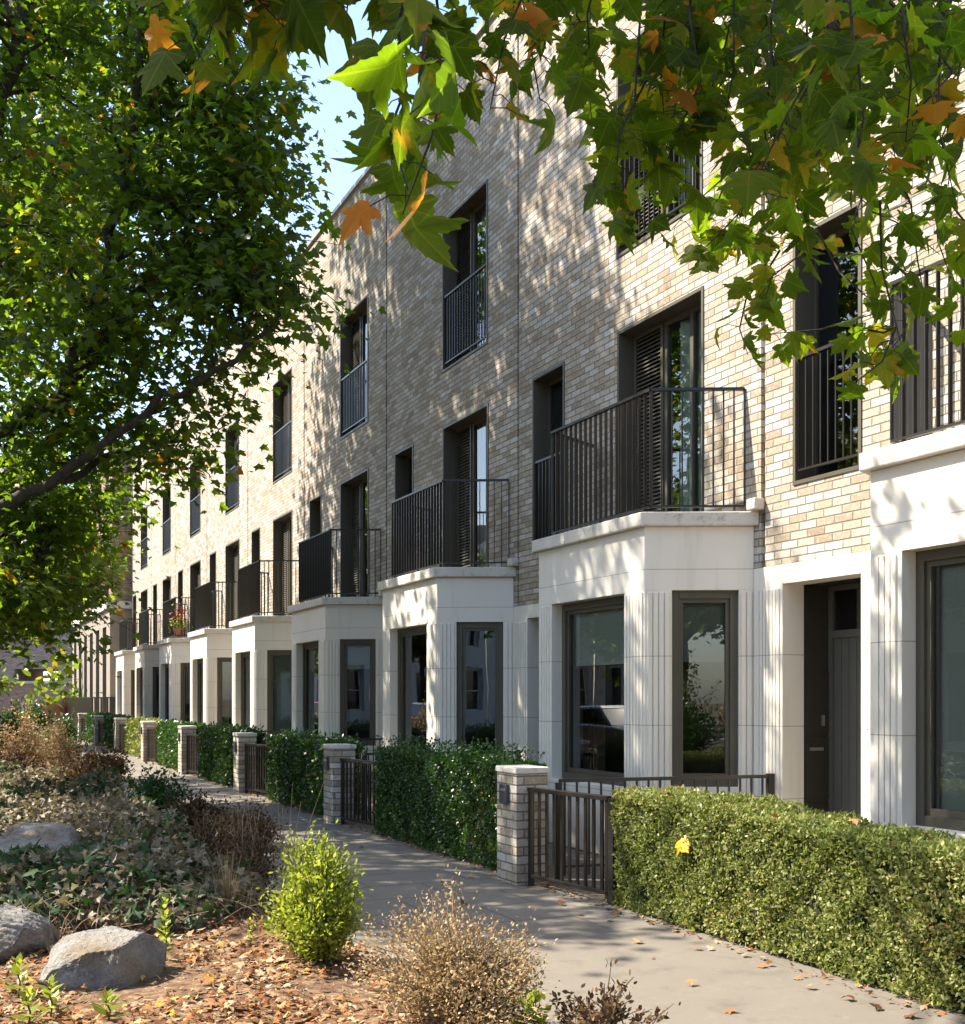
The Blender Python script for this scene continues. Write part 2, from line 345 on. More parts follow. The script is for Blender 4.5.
def rot_from(t, n):
    t = t / np.linalg.norm(t, axis=1, keepdims=True); n = n - (n * t).sum(1, keepdims=True) * t
    n = n / (np.linalg.norm(n, axis=1, keepdims=True) + 1e-9); r = np.cross(t, n)
    return np.stack([r, t, n], axis=2)          # columns: across, along, normal
def leaves(P, T, Nn, size, tmpl, faces, rnd, bend=0.0):
    """leaf blades of template tmpl (across, along, lift) at P, pointing along T with face Nn."""
    n = len(P); R = rot_from(T, Nn); tm = np.repeat(tmpl[None], n, 0).copy(); tm[:, :, 0] *= RNG.uniform(.78, 1.12, (n, 1)); tm[:, :, 0] += RNG.normal(0, .08, (n, 1)) * tm[:, :, 1] ** 2
    if bend: tm[:, :, 2] += (RNG.uniform(-bend, bend, (n, 1)) * tm[:, :, 1] ** 2 + RNG.uniform(-bend, bend * 0.4, (n, 1)) * tm[:, :, 0] ** 2)
    V = np.einsum('nij,nvj->nvi', R, tm * np.asarray(size).reshape(-1, 1, 1)) + P[:, None]
    k = len(tmpl); F = (faces[None] + (np.arange(n) * k)[:, None, None]).reshape(-1, 3)
    lf = np.concatenate([np.repeat(tmpl[None, :, :2], n, 0), np.repeat(np.asarray(rnd).reshape(-1, 1, 1), k, 1)], 2)
    return V.reshape(-1, 3), F, lf.reshape(-1, 3)
def fan(half, centre=(0, 0.3)):
    pts = [(-x, y) for x, y in half[1:-1]][::-1]; ring = list(half) + pts
    V = np.array([(centre[0], centre[1], 0.0)] + [(x, y, -0.22 * x * x - 0.12 * (y - 0.3) ** 2) for x, y in ring])
    k = len(ring); F = np.array([(0, 1 + i, 1 + (i + 1) % k) for i in range(k)]); return V, F
LEAF_HI = fan([(0, 0), (.10, -.07), (.24, -.10), (.33, -.05), (.44, -.03), (.50, .06), (.41, .12), (.40, .19), (.35, .235), (.46, .28), (.52, .35), (.63, .38), (.685, .46), (.58, .47), (.55, .53), (.45, .50), (.38, .52), (.285, .47), (.30, .57), (.27, .62), (.285, .70), (.20, .73), (.17, .81), (.09, .86), (.05, .94), (0, 1.04)], (0, .3))
LEAF_LO = fan([(0, 0), (.40, -.07), (.36, .2), (.64, .44), (.27, .47), (.20, .74), (0, 1.0)], (0, .3))
OVAL = fan([(0, 0), (.24, .25), (.26, .6), (0, 1.0)], (0, .45))
DIAM = (np.array([(0, 0, 0), (.3, .5, .06), (0, 1, 0), (-.3, .5, .06)], float), np.array([(0, 1, 2), (0, 2, 3)]))
BLADE = (np.array([(-.5, 0, 0), (.5, 0, 0), (.35, .55, 0), (-.35, .55, 0), (0, 1, 0)], float), np.array([(0, 1, 2), (0, 2, 3), (3, 2, 4)]))
def rdir(n, zb=0.0, zs=1.0):
    v = RNG.normal(size=(n, 3)); v[:, 2] = v[:, 2] * zs + zb; return v / np.linalg.norm(v, axis=1, keepdims=True)

# image position -> point at a given distance, used once to measure where things stand
CT, ST = cos(TH), sin(TH)
def at(px, py, d):
    r = (px - 482.5) / FPX * d
    return np.array((d * ST + r * CT, d * CT - r * ST, EYE + (697 - py) / FPX * d))

# ------------------------------------------------------------------ ground, road, pavements
def sheet(name, x0, x1, y0, y1, z, mat, kind='structure'):
    return tag(MB().quad((x0, y0, z), (x1, y0, z), (x1, y1, z), (x0, y1, z)).build(name, mat), kind=kind)
sheet('ground', -400, 400, -300, 700, -0.16, M['land'])
sheet('road', -11.0, -3.2, -80, 160, -0.12, M['asphalt'])
tag(MB().box(-14.8, -11.0, -80, 160, -0.15, 0.0).build('opposite_pavement', M['pave']), kind='structure')
tag(MB().box(-3.2, -3.05, -80, 160, -0.15, 0.0).build('kerb', M['cap']), kind='structure')
tag(MB().box(2.32, 4.50, -6, 160, -0.15, 0.0).build('pavement', M['pave']), kind='structure')
tag(MB().box(4.50, 4.62, -6, 66, -0.15, 0.006).build('edging_strip', M['pave']), kind='structure')
tag(MB().box(4.62, 7.3, -6, 49.6, -0.15, -0.01).build('garden_ground', M['gravel']), kind='structure')
def bed_h(x, y):
    return (0.02 + 0.05 * np.sin(1.7 * x + 0.6 * y) * np.sin(1.1 * y - 0.4 * x) + 0.03 * np.sin(4.1 * x + 2.0) * np.sin(3.3 * y) + 0.10 * np.clip((1.6 - x) / 3, 0, 1))* np.clip((2.33 - x) * 4, 0, 1)
gx = np.linspace(-3.04, 2.318, 60); gy = np.concatenate([np.linspace(-6, 3, 20), np.linspace(3.1, 16, 130), np.linspace(16.5, 75, 60)])
XX, YY = np.meshgrid(gx, gy); V = np.stack([XX, YY, bed_h(XX, YY) + RNG.normal(0, .006, XX.shape)], 2).reshape(-1, 3)
nx = len(gx); ii, jj = np.meshgrid(np.arange(len(gy) - 1), np.arange(nx - 1), indexing='ij'); a = (ii * nx + jj).ravel()
tag(link('planting_bed', make_mesh('planting_bed', V, np.stack([a, a + 1, a + nx + 1, a + nx], 1), M['bed'], smooth=True)), kind='structure')

# ------------------------------------------------------------------ the terrace: one house, then copies
PITCH, Y0 = 5.12, 8.67
XW, XB = 6.96, 6.03                      # brick face, bay front
WT = 0.30
def holed_wall(mb, y0, y1, z0, z1, holes, x, depth):
    ys = sorted({y0, y1, *[h[0] for h in holes], *[h[1] for h in holes]}); zs = sorted({z0, z1, *[h[2] for h in holes], *[h[3] for h in holes]})
    for i in range(len(ys) - 1):
        for j in range(len(zs) - 1):
            cy, cz = (ys[i] + ys[i + 1]) / 2, (zs[j] + zs[j + 1]) / 2
            if any(h[0] < cy < h[1] and h[2] < cz < h[3] for h in holes): continue
            mb.quad((x, ys[i + 1], zs[j]), (x, ys[i], zs[j]), (x, ys[i], zs[j + 1]), (x, ys[i + 1], zs[j + 1]))
    for a, b, c, d in holes:
        X = x + depth
        mb.quad((x, a, c), (X, a, c), (X, a, d), (x, a, d)); mb.quad((X, b, c), (x, b, c), (x, b, d), (X, b, d))
        mb.quad((x, a, d), (X, a, d), (X, b, d), (x, b, d)); mb.quad((X, a, c), (x, a, c), (x, b, c), (X, b, c))
TALL = (0.93, 2.58, 3.40, 5.78); SMALL = (3.83, 4.69, 3.52, 5.78); TOP = (0.95, 2.60, 6.63, 8.97)
def pane(par, y0, y1, z0, z1, x):
    return MB().quad((x, y1, z0), (x, y0, z0), (x, y0, z1), (x, y1, z1)).build('pane', M['glass'], par)
def ring(mb, x0, x1, y0, y1, z0, z1, t, tb=None):
    tb = t if tb is None else tb
    mb.box(x0, x1, y0, y0 + t, z0, z1).box(x0, x1, y1 - t, y1, z0, z1).box(x0, x1, y0 + t, y1 - t, z1 - t, z1).box(x0, x1, y0 + t, y1 - t, z0, z0 + tb)
def curtain(par, y0, y1, z0, z1, x, amp=0.03, per=0.16):
    ys = np.arange(y0, y1 + 1e-6, per / 6); V = []; F = []
    for i, y in enumerate(ys):
        xx = x + amp * sin(2 * pi * (y - y0) / per) + 0.01 * sin(17 * y); V += [(xx, y, z0), (xx, y, z1)]
        if i: n = 2 * i; F.append((n - 2, n, n + 1, n - 1))
    return link('curtain', make_mesh('curtain', V, F, M['curtain'], smooth=True), par)
def shutter(par, y0, y1, z0, z1, x, label=None):
    mb = MB(); ring(mb, x, x + 0.04, y0, y1, z0, z1, 0.045)
    z = z0 + 0.06
    while z < z1 - 0.07:
        mb.hexa([(x + .004, y0 + .045, z), (x + .012, y0 + .045, z), (x + .012, y1 - .045, z), (x + .004, y1 - .045, z),
                 (x + .030, y0 + .045, z + .034), (x + .038, y0 + .045, z + .034), (x + .038, y1 - .045, z + .034), (x + .030, y1 - .045, z + .034)]); z += 0.045
    return mb.build('shutter', M['olive'], par)
def juliet(par, y0, y1, z0, z1, x, step=0.10):
    mb = MB(); mb.box(x - .02, x + .02, y0, y1, z1 - .03, z1).box(x - .012, x + .012, y0, y1, z0, z0 + .02)
    n = max(2, int(round((y1 - y0) / step)))
    for i in range(n + 1):
        y = y0 + .012 + (y1 - y0 - .024) * i / n; mb.box(x - .007, x + .007, y - .007, y + .007, z0 + .02, z1 - .03)
    return mb.build('guard_rail', M['black'], par)
def window(par, hole, split, rail=None, cur=True):
    a, b, c, d = hole; mb = MB(); ring(mb, XW - 0.012, XW + 0.29, a, b, c, d, 0.035)
    x = XW + 0.21; s = a + (b - a) * split
    ring(mb, x, x + .06, a + .035, s, c + .035, d - .035, 0.055)
    if split < 1 and s - a > .8: mb.box(x, x + .06, (a + s) / 2 - .03, (a + s) / 2 + .03, c + .09, d - .09)
    f = mb.build('window', M['olive'], par)
    pane(f, a + .09, s - .055, c + .09, d - .09, x + .03)
    if split < 1: shutter(f, s + .003, b - .037, c + .037, d - .037, x - .02)
    if cur: curtain(f, a + .05, s - .1, c + .05, d - .05, x + .11)
    if rail: juliet(f, a + .037, b - .037, c + .12, rail, XW + 0.02)
    return f

bay_plan = [(XW - .005, 0.13), (XB, 0.60), (XB, 2.76), (XW - .005, 3.23)]
def inset(plan, o):                       # offset of the bay outline, o > 0 outwards
    dy = 0.47; k = o * (math.hypot(.93, dy) - dy) / .93
    return [(XW - .004, .13 - o * math.hypot(.93, dy) / .93), (XB - o, .60 - k), (XB - o, 2.76 + k), (XW - .004, 3.23 + o * math.hypot(.93, dy) / .93)]
def face_panel(mb, p, q, hole, z0, z1, th):
    """one stone face of the bay from plan point p to q with a window hole (s0, s1, za, zb) along it"""
    L = math.hypot(q[0] - p[0], q[1] - p[1]); d = ((q[0] - p[0]) / L, (q[1] - p[1]) / L); n = (d[1], -d[0])   # n points inwards
    if n[0] < 0: n = (-n[0], -n[1])
    def blk(s0, s1, za, zb, o0=0.0, o1=th):
        pts = [(p[0] + d[0] * s + n[0] * o, p[1] + d[1] * s + n[1] * o) for s, o in ((s0, o0), (s1, o0), (s1, o1), (s0, o1))]
        mb.hexa([(*t, za) for t in pts] + [(*t, zb) for t in pts])
    s0, s1, za, zb = hole
    blk(0, s0, z0, zb); blk(s1, L, z0, zb); blk(0, L, zb, z1); blk(s0, s1, z0, za, -0.03, th)
    return L, d, n, blk
def flutes(blk, s0, s1, z0, z1, pitch=0.055):
    n = int((s1 - s0) / pitch); off = (s1 - s0 - n * pitch) / 2
    for i in range(n): blk(s0 + off + (i + .11) * pitch, s0 + off + (i + .89) * pitch, z0, z1, -0.016, 0.01)

def make_house():
    h = thing('terraced_house', 'x', 'house', (0, Y0, 0), 0, 'brick terraced houses with white bays along the path')
    mb = MB(); g = 0.03
    holed_wall(mb, g, PITCH - g, 2.825, 11.16, [TALL, SMALL, TOP], XW, WT)
    mb.quad((XW + .06, g, 2.825), (XW, g, 2.825), (XW, g, 11.16), (XW + .06, g, 11.16)); mb.quad((XW, PITCH - g, 2.825), (XW + .06, PITCH - g, 2.825), (XW + .06, PITCH - g, 11.16), (XW, PITCH - g, 11.16))
    mb.box(XW + .06, XW + .10, -g, g - .001, 2.825, 11.16)                  # recessed party joint
    mb.build('brick_wall', M['brick'], h)
    MB().box(XW - .05, XW + .35, 0.004, PITCH - .004, 11.165, 11.24).build('coping', M['coping'], h)
    rf = MB().box(XW + .2, 16, 0.003, PITCH - .003, 10.3, 10.5); rf.box(XW + .12, 16, .01, PITCH - .01, 6.15, 6.35).box(XW + .12, 16, .01, PITCH - .01, 3.05, 3.25)
    rf.build('roof', M['roof'], h)
    MB().quad((16, 0, 0), (16, PITCH, 0), (16, PITCH, 10.4), (16, 0, 10.4)).build('back_wall', M['plaster'], h)
    rm = MB(); rm.quad((XW + .15, 0.01, 0), (16, 0.01, 0), (16, 0.01, 10.3), (XW + .15, 0.01, 10.3)); rm.quad((11, .02, 0), (11, 3.6, 0), (11, 3.6, 10.3), (11, .02, 10.3))
    rm.quad((XW + .55, 3.58, 0), (16, 3.58, 0), (16, 3.58, 3.05), (XW + .55, 3.58, 3.05)); rm.quad((6.3, 0, 0.3), (6.3, 3.5, .3), (16, 3.5, .3), (16, 0, .3))
    rm.build('room_wall', M['plaster'], h)
    window(h, TALL, 0.62); window(h, SMALL, 1.0, 4.68, False); window(h, TOP, 0.60, 7.80)
    # ground floor: door surround
    st = MB(); xs = XW - .012
    st.box(xs, XW + .24, 4.83, PITCH + .125, 0, 2.82).box(xs, XW + .24, 3.25, 3.83, 0, 2.82).box(xs, XW + .24, 3.83, 4.83, 2.64, 2.82)
    for lo, hi in ((4.86, PITCH + .10), (3.60, 3.81)):
        n = int((hi - lo) / .048)
        for i in range(n): st.box(xs - .014, xs + .01, lo + (i + .11) * .048, lo + (i + .89) * .048, 0.0, 2.60)
    st.build('door_surround', M['stone'], h, 0.003)
    pn = MB(); pn.box(XW + .24, XW + .56, 4.832, 4.88, 0, 2.66).box(XW + .24, XW + .56, 3.78, 3.828, 0, 2.66).box(XW + .24, XW + .56, 3.83, 4.83, 2.645, 2.69)
    for i in range(3): pn.box(XW + .25, XW + .53, 4.822, 4.834, 0.62 * i + .03, 0.62 * i + .60)
    pn.build('porch_lining', M['timber'], h)
    ls = MB().box(XW + .30, XW + .46, 4.812, 4.824, 1.10, 1.13).build('letter_slot', M['steel'], h)
    MB().box(XW + .44, XW + .47, 4.808, 4.824, 1.33, 1.43).build('doorbell', M['steel'], h)
    dr = MB(); x = XW + .53; ring(dr, x, x + .07, 3.83, 4.83, 0, 2.64, 0.05, .02); dr.box(x, x + .07, 3.88, 4.78, 2.15, 2.22)
    for i in range(9): dr.box(x + .02, x + .055, 3.885 + i * .0995, 3.885 + i * .0995 + .094, .02, 2.15)
    dr.box(x + .03, x + .06, 3.88, 4.78, .02, 2.15)
    d = dr.build('door', M['door'], h); pane(d, 3.88, 4.78, 2.22, 2.59, x + .03)
    MB().tube([(x - .05, 3.98, .9), (x - .05, 3.98, 1.35)], .013, 8).build('handle', M['steel'], d)
    MB().box(XW - .3, XW + .55, 3.84, 4.82, -.02, .06).build('doorstep', M['cap'], h)
    # bay
    bs = MB(); zs0, zt = 0.0, 3.225; C, B, A, D = bay_plan
    for p, q, hole in ((C, B, (.14, .775, .74, 2.62)), (B, A, (.36, 1.86, .70, 2.62)), (A, D, (.275, .91, .74, 2.62))):
        L, dd, nn, blk = face_panel(bs, p, q, hole, zs0, zt, .20)
        flutes(blk, .015, hole[0] - .012, 0.0, 2.60); flutes(blk, hole[1] + .012, L - .015, 0.0, 2.60)
        fr = MB(); s0, s1, za, zb = hole
        def fb(m, a0, a1, c0, c1, o0, o1):
            pts = [(p[0] + dd[0] * s + nn[0] * o, p[1] + dd[1] * s + nn[1] * o) for s, o in ((a0, o0), (a1, o0), (a1, o1), (a0, o1))]
            m.hexa([(*t, c0) for t in pts] + [(*t, c1) for t in pts])
        t = .075; deep = .13 if L > 1.5 else .055
        for (a0, a1, c0, c1) in ((s0, s0 + t, za, zb), (s1 - t, s1, za, zb), (s0 + t, s1 - t, zb - t, zb), (s0 + t, s1 - t, za, za + t)): fb(fr, a0 + .001, a1 - .001, c0, c1 - .001, deep, deep + .09)
        for (a0, a1, c0, c1) in ((s0 + t, s0 + t + .04, za + t, zb - t), (s1 - t - .04, s1 - t, za + t, zb - t), (s0 + t + .04, s1 - t - .04, zb - t - .04, zb - t), (s0 + t + .04, s1 - t - .04, za + t, za + t + .05)): fb(fr, a0, a1, c0, c1, deep + .025, deep + .08)
        f = fr.build('bay_window', M['olive'], h)
        pm = MB(); o = deep + .05; P2 = [(p[0] + dd[0] * s + nn[0] * o, p[1] + dd[1] * s + nn[1] * o) for s in (s0 + t + .03, s1 - t - .03)]
        pm.quad((*P2[1], za + t + .03), (*P2[0], za + t + .03), (*P2[0], zb - t - .03), (*P2[1], zb - t - .03)).build('pane', M['glass'], f)
        f['hole'] = 1 if L > 1.5 else 0
    bs.build('bay', M['stone'], h, 0.004)
    sb = MB().prism(inset(bay_plan, .07), 3.227, 3.36); sb.box(XW - .12, XW - .003, -.03, .10, 3.362, 3.47)
    sb.build('balcony_slab', M['cap'], h, 0.012)
    # balcony railing
    rl = MB(); pl = inset(bay_plan, -.13)
    for i in range(3):
        p, q = pl[i], pl[i + 1]; L = math.hypot(q[0] - p[0], q[1] - p[1]); n = int(round(L / .105))
        rl.bar(p, q, .05, 4.555, 4.582); rl.bar(p, q, .03, 3.43, 3.45)
        for j in range(n + 1):
            t = j / n; x, y = p[0] + (q[0] - p[0]) * t, p[1] + (q[1] - p[1]) * t
            ux, uy = (q[0] - p[0]) / L * .006, (q[1] - p[1]) / L * .006; rl.bar((x - ux, y - uy), (x + ux, y + uy), .032, 3.36 if j in (1, n - 1, n // 2) else 3.45, 4.556)
    rl.build('balcony_railing', M['black'], h)
    return h

house_labels = {
    -1: 'brick terraced house cut off at the right, bay in full sun behind the pale hedge',
    0: 'brick terraced house with the largest whole bay, roller blind in its window',
    1: 'brick terraced house behind the feathery dark hedge, second whole bay from the right',
    2: 'brick terraced house half in tree shade, third whole bay from the right',
    3: 'terraced house where wall turns from tree shade to sun, fourth whole bay from right',
    4: 'sunlit terraced house with a plain empty balcony, fifth whole bay from the right',
    5: 'sunlit terraced house with red flowers on its balcony',
    6: 'far shaded terraced house just beyond the balcony with red flowers',
    7: 'farthest terraced house, against the stone-fronted building ending the row'}
proto = make_house(); houses = {0: proto}
for k in range(-1, 8):
    if k: houses[k] = copy_tree(proto); houses[k].location = (0, Y0 + PITCH * k, 0)
    houses[k]['label'] = house_labels[k]
# roller blinds drawn partway down in some bays, sub-parts of the bay windows
def blinds(h, drop):
    for f in h.children:
        if f.name.startswith('bay_window'):
            vs = [v.co for v in f.data.vertices]; x0, x1 = min(v.x for v in vs), max(v.x for v in vs); y0, y1 = min(v.y for v in vs), max(v.y for v in vs)
            mb = MB()
            if f['hole']: mb.quad((x1 + .03, y0 + .02, 2.60 - drop), (x1 + .03, y1 - .02, 2.60 - drop), (x1 + .03, y1 - .02, 2.6), (x1 + .03, y0 + .02, 2.6))
            else:
                a, b = (y0, y1); flip = a > 1.5
                p, q = ((x1 + .06, a + .07), (x0 + .14, b)) if not flip else ((x0 + .14, a), (x1 + .06, b - .07))
                mb.quad((*p, 2.60 - drop), (*q, 2.60 - drop), (*q, 2.6), (*p, 2.6))
            mb.build('blind', M['blind'], f)
for k, dr in ((-1, 1.86), (0, .66), (2, .5), (3, 1.8), (5, 1.2)): blinds(houses[k], dr)

# ------------------------------------------------------------------ front gardens: pier, gate, divider railing, hedge
def make_pier():
    p = thing('brick_pier', 'x', 'pier', (4.51, Y0, 0), 0, 'brick gate piers along the path')
    MB().box(-.15, .15, 0, .38, 0, .945).build('pier_shaft', M['brick'], p, 0.004)
    MB().box(-.162, .162, -.012, .392, .947, 1.0).build('pier_cap', M['cap'], p, 0.01)
    lb = MB().box(-.185, -.151, .13, .27, .68, .85).build('letterbox', M['plastic'], p, 0.006)
    MB().box(-.192, -.182, .145, .255, .79, .815).build('slot_flap', M['steel'], lb)
    return p
def make_gate():
    g = thing('metal_gate', 'x', 'gate', (4.475, Y0 - .025, 0), radians(8), 'dark slatted garden gates')
    f = MB().box(-.03, .03, -1.06, 0, .80, .835).box(-.02, .02, -1.06, 0, .07, .10).box(-.02, .02, -.04, 0, 0.0, .80).box(-.02, .02, -1.06, -1.025, 0.03, .80)
    f.build('gate_frame', M['gate'], g, .003)
    for i in range(9): MB().box(-.008, .008, -.985 + i * .104, -.985 + i * .104 + .030, .10, .80).build('slat', M['gate'], g)
    MB().box(-.03, .03, -1.135, -1.075, 0, .82).build('gate_post', M['black'], g, .003)
    return g
def make_divider():
    d = thing('garden_railing', 'x', 'railing', (4.80, Y0 + .05, 0), radians(-9), 'black railings between the front gardens')
    L = 2.02; m = MB().box(0, L, -.022, .022, .86, .89).box(0, L, -.012, .012, .12, .14)
    for i in range(18): x = .05 + i * (L - .1) / 17; m.box(x - .008, x + .008, -.008, .008, .05, .86)
    m.build('bars', M['black'], d); MB().box(L, L + .06, -.03, .03, 0, .90).build('end_post', M['black'], d); MB().box(-.03, .02, -.02, .02, 0, .858).build('end_post', M['black'], d)
    return d
front_words = {-1: 'beyond the right edge', 0: 'right of the feathery dark hedge'}
PW = ['left of the big pale hedge', 'at the far end of the feathery dark hedge', 'beyond the second dark hedge',
      'beyond the split dark hedge', 'beside the half sunlit hedge', 'in full sun past the half sunlit hedge', 'second from the far end of the row', 'at the far end of the row']
pier0, gate0, div0 = make_pier(), make_gate(), make_divider()
for k in range(0, 8):
    for src, nm in ((pier0, 'pale brick pier with stone cap '), (gate0, 'dark metal slatted gate beside the pier '), (div0, 'black garden railing joining house to pier ')):
        o = src if k == 0 else copy_tree(src)
        if k: o.location.y += PITCH * k
        o['label'] = nm + PW[k]

def hedge(name, label, x0, x1, y0, y1, h0, h1, n, size, mat, fluff=0.0, group='clipped hedges in front of the houses'):
    """box hedge from y0 (height h0) to y1 (height h1)"""
    t = thing(name, label, 'hedge', ((x0 + x1) / 2, (y0 + y1) / 2, 0), 0, group); ox, oy = (x0 + x1) / 2, (y0 + y1) / 2
    H = lambda y: h0 + (h1 - h0) * (y - y0) / (y1 - y0)
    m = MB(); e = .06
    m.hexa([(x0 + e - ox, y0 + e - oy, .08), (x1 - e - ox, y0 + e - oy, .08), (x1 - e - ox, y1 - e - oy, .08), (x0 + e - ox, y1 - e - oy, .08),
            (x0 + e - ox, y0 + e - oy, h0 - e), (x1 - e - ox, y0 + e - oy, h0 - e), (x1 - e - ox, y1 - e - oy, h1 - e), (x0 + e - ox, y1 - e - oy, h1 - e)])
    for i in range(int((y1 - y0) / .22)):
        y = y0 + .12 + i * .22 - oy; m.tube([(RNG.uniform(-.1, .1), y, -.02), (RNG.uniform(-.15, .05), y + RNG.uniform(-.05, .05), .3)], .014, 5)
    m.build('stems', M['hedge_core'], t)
    aF, aT, aE = (y1 - y0) * max(h0, h1), (y1 - y0) * (x1 - x0), (x1 - x0) * max(h0, h1)
    pr = np.array([aF * 1.0, aT, aE * 1.0, aE * .5, aF * .12]); side = RNG.choice(5, n, p=pr / pr.sum())
    y = RNG.uniform(y0, y1, n); x = RNG.uniform(x0, x1, n); hh = h0 + (h1 - h0) * (y - y0) / (y1 - y0); z = RNG.uniform(.03, 1, n) * hh
    nr = np.zeros((n, 3)); dep = np.abs(RNG.normal(0, .042, n))
    for s, (ax, val, d) in enumerate(((0, x0, -1), (2, None, 1), (1, y0, -1), (1, y1, 1), (0, x1, 1))):
        k = side == s; nr[k, ax] = d
        if s == 1: z[k] = hh[k] - dep[k]
        elif ax == 0: x[k] = val - d * dep[k]
        else: y[k] = val - d * dep[k]
    wob = .018 * np.sin(3.1 * y + 1.2 * z) + .012 * np.sin(7.3 * y - 5 * z) * np.sin(6 * z + 2 * y) + .010 * np.sin(17 * x + 9 * z) + .012 * np.sin(23 * y + 3) * np.sin(27 * z) + .014 * np.sin(13.7 * y + 4 * z) * np.sin(11 * z - 3 * y)
    P = np.stack([x - ox, y - oy, z], 1) + nr * wob[:, None]
    # rounded upper edges
    if fluff:
        k = RNG.random(n) < .18; k &= side == 1; P[k, 2] += RNG.uniform(0, fluff, k.sum()) ** 1.0
    P[:, 2] = np.maximum(P[:, 2], .03)
    hole = (np.sin(13 * y + 5 * z) * np.sin(17 * z - 7 * y + 1) * np.sin(9 * y - 11 * z + 2) > .42) & (RNG.random(n) < .75) & (side != 1); keep = ~hole; P, nr, y, z = P[keep], nr[keep], y[keep], z[keep]; n = len(P)
    Nn = nr * 1.3 + .75 * RNG.normal(size=(n, 3)) + (0, 0, .3); T = RNG.normal(size=(n, 3)) + nr * .4 + np.array([0, 0, .5])
    Vv, F, lf = leaves(P, T, Nn, size * RNG.uniform(.6, 1.25, n), *OVAL, np.clip(RNG.beta(2, 2.2, n) + .16 * np.sin(2.3 * y + 3 * z) * np.sin(1.9 * z - 1.1 * y + 2) + .25 * (RNG.random(n) < .02), 0, 1), .25)
    link('foliage', make_mesh('foliage', Vv, F, mat, lf), t)
    return t
hedge('clipped_hedge', 'big sunlit pale green clipped hedge in front of the nearest bay and door', 4.58, 5.20, 2.6, 7.50, .74, .90, 120000, .029, M['hedge_leaf'])
hedge('clipped_hedge', 'dark green hedge with a feathery untrimmed top between the two nearest brick piers', 4.50, 4.95, 9.22, 12.55, 1.0, .98, 46000, .036, M['dark_hedge_leaf'], .17)
HL = {1: 'dark green hedge behind the second brick pier from the right', 2: 'dark hedge with a light split down its middle, third gate along', 3: 'hedge half in sun and half in shade in the middle of the row',
      4: 'sunlit green hedge just beyond the half shaded one', 5: 'small far hedge in sun before the last but one pier', 6: 'farthest hedge at the end of the row of gardens'}
for k in range(1, 7):
    y = Y0 + PITCH * k
    hedge('clipped_hedge', HL[k], 4.50, 4.95, y + .48, y + 3.88, .98, .95 + .03 * (k % 2), 11000 if k < 4 else 5000, .055 + .008 * k, M['dark_hedge_leaf'] if k not in (4,) else M['hedge_leaf'], .12 if k < 3 else .05)

# ------------------------------------------------------------------ buildings at the end of the street
def end_building():
    h = thing('corner_building', 'stone-fronted building with tall dark windows and red brick above, past the terrace', 'building', (6.1, 49.75, 0))
    x0, L = 0.0, 16.0; mb = MB(); holes = [(1.2 + i * 2.5, 2.5 + i * 2.5, .5, 4.6) for i in range(6)]
    holed_wall(mb, 0, L, 0, 5.3, holes, 0, .5); mb.quad((6, 0, 0), (0, 0, 0), (0, 0, 5.3), (6, 0, 5.3)); mb.build('stone_wall', mat_flat('shaded_pale_stone', (.26, .22, .175), .8, .2, 3.0), h)  # pale stone, with the shade on it painted into a darker base colour
    MB().box(-.12, 6, -.12, L, 5.3, 5.6).build('cornice', M['cap'], h)
    for i, (a, b, c, d) in enumerate(holes):
        f = MB(); ring(f, .3, .38, a, b, c, d, .09); f.box(.3, .38, (a + b) / 2 - .04, (a + b) / 2 + .04, c, d); f = f.build('window', M['black'], h); pane(f, a + .05, b - .05, c + .05, d - .05, .34)
    m = MB(); holes2 = [(1.2 + i * 2.5, 2.4 + i * 2.5, 6.0, 8.4) for i in range(6)]
    holed_wall(m, 0.1, L, 5.6, 12.0, holes2 + [(a, b, 9.2, 11.2) for a, b, _, _ in holes2], .1, .3); m.quad((6, .1, 5.6), (.1, .1, 5.6), (.1, .1, 12), (6, .1, 12)); m.build('brick_wall', M['red_brick'], h)
    for a, b, c, d in holes2 + [(a, b, 9.2, 11.2) for a, b, _, _ in holes2]:
        f = MB(); ring(f, .25, .33, a, b, c, d, .07); f = f.build('window', M['black'], h); pane(f, a + .05, b - .05, c + .05, d - .05, .3)
    MB().box(.1, 8, .1, L, 11.99, 12.2).build('roof', M['coping'], h)
    r = MB().box(-.75, -.70, -.05, L, 1.55, 1.6).box(-.75, -.70, -.05, L, .2, .25).box(-.75, .9, -.1, -.05, 1.55, 1.6).box(-.75, .9, -.1, -.05, .2, .25)
    for i in range(110): y = i * L / 110; r.box(-.74, -.71, y, y + .085, .0, 1.56)
    for i in range(14): x = -.75 + i * .12; r.box(x, x + .085, -.09, -.06, 0, 1.56)
    r.build('railing', M['black'], h)
    rm = MB().quad((1.2, 0, 0), (1.2, L, 0), (1.2, L, 12), (1.2, 0, 12)).build('room_wall', M['timber'], h)
end_building()
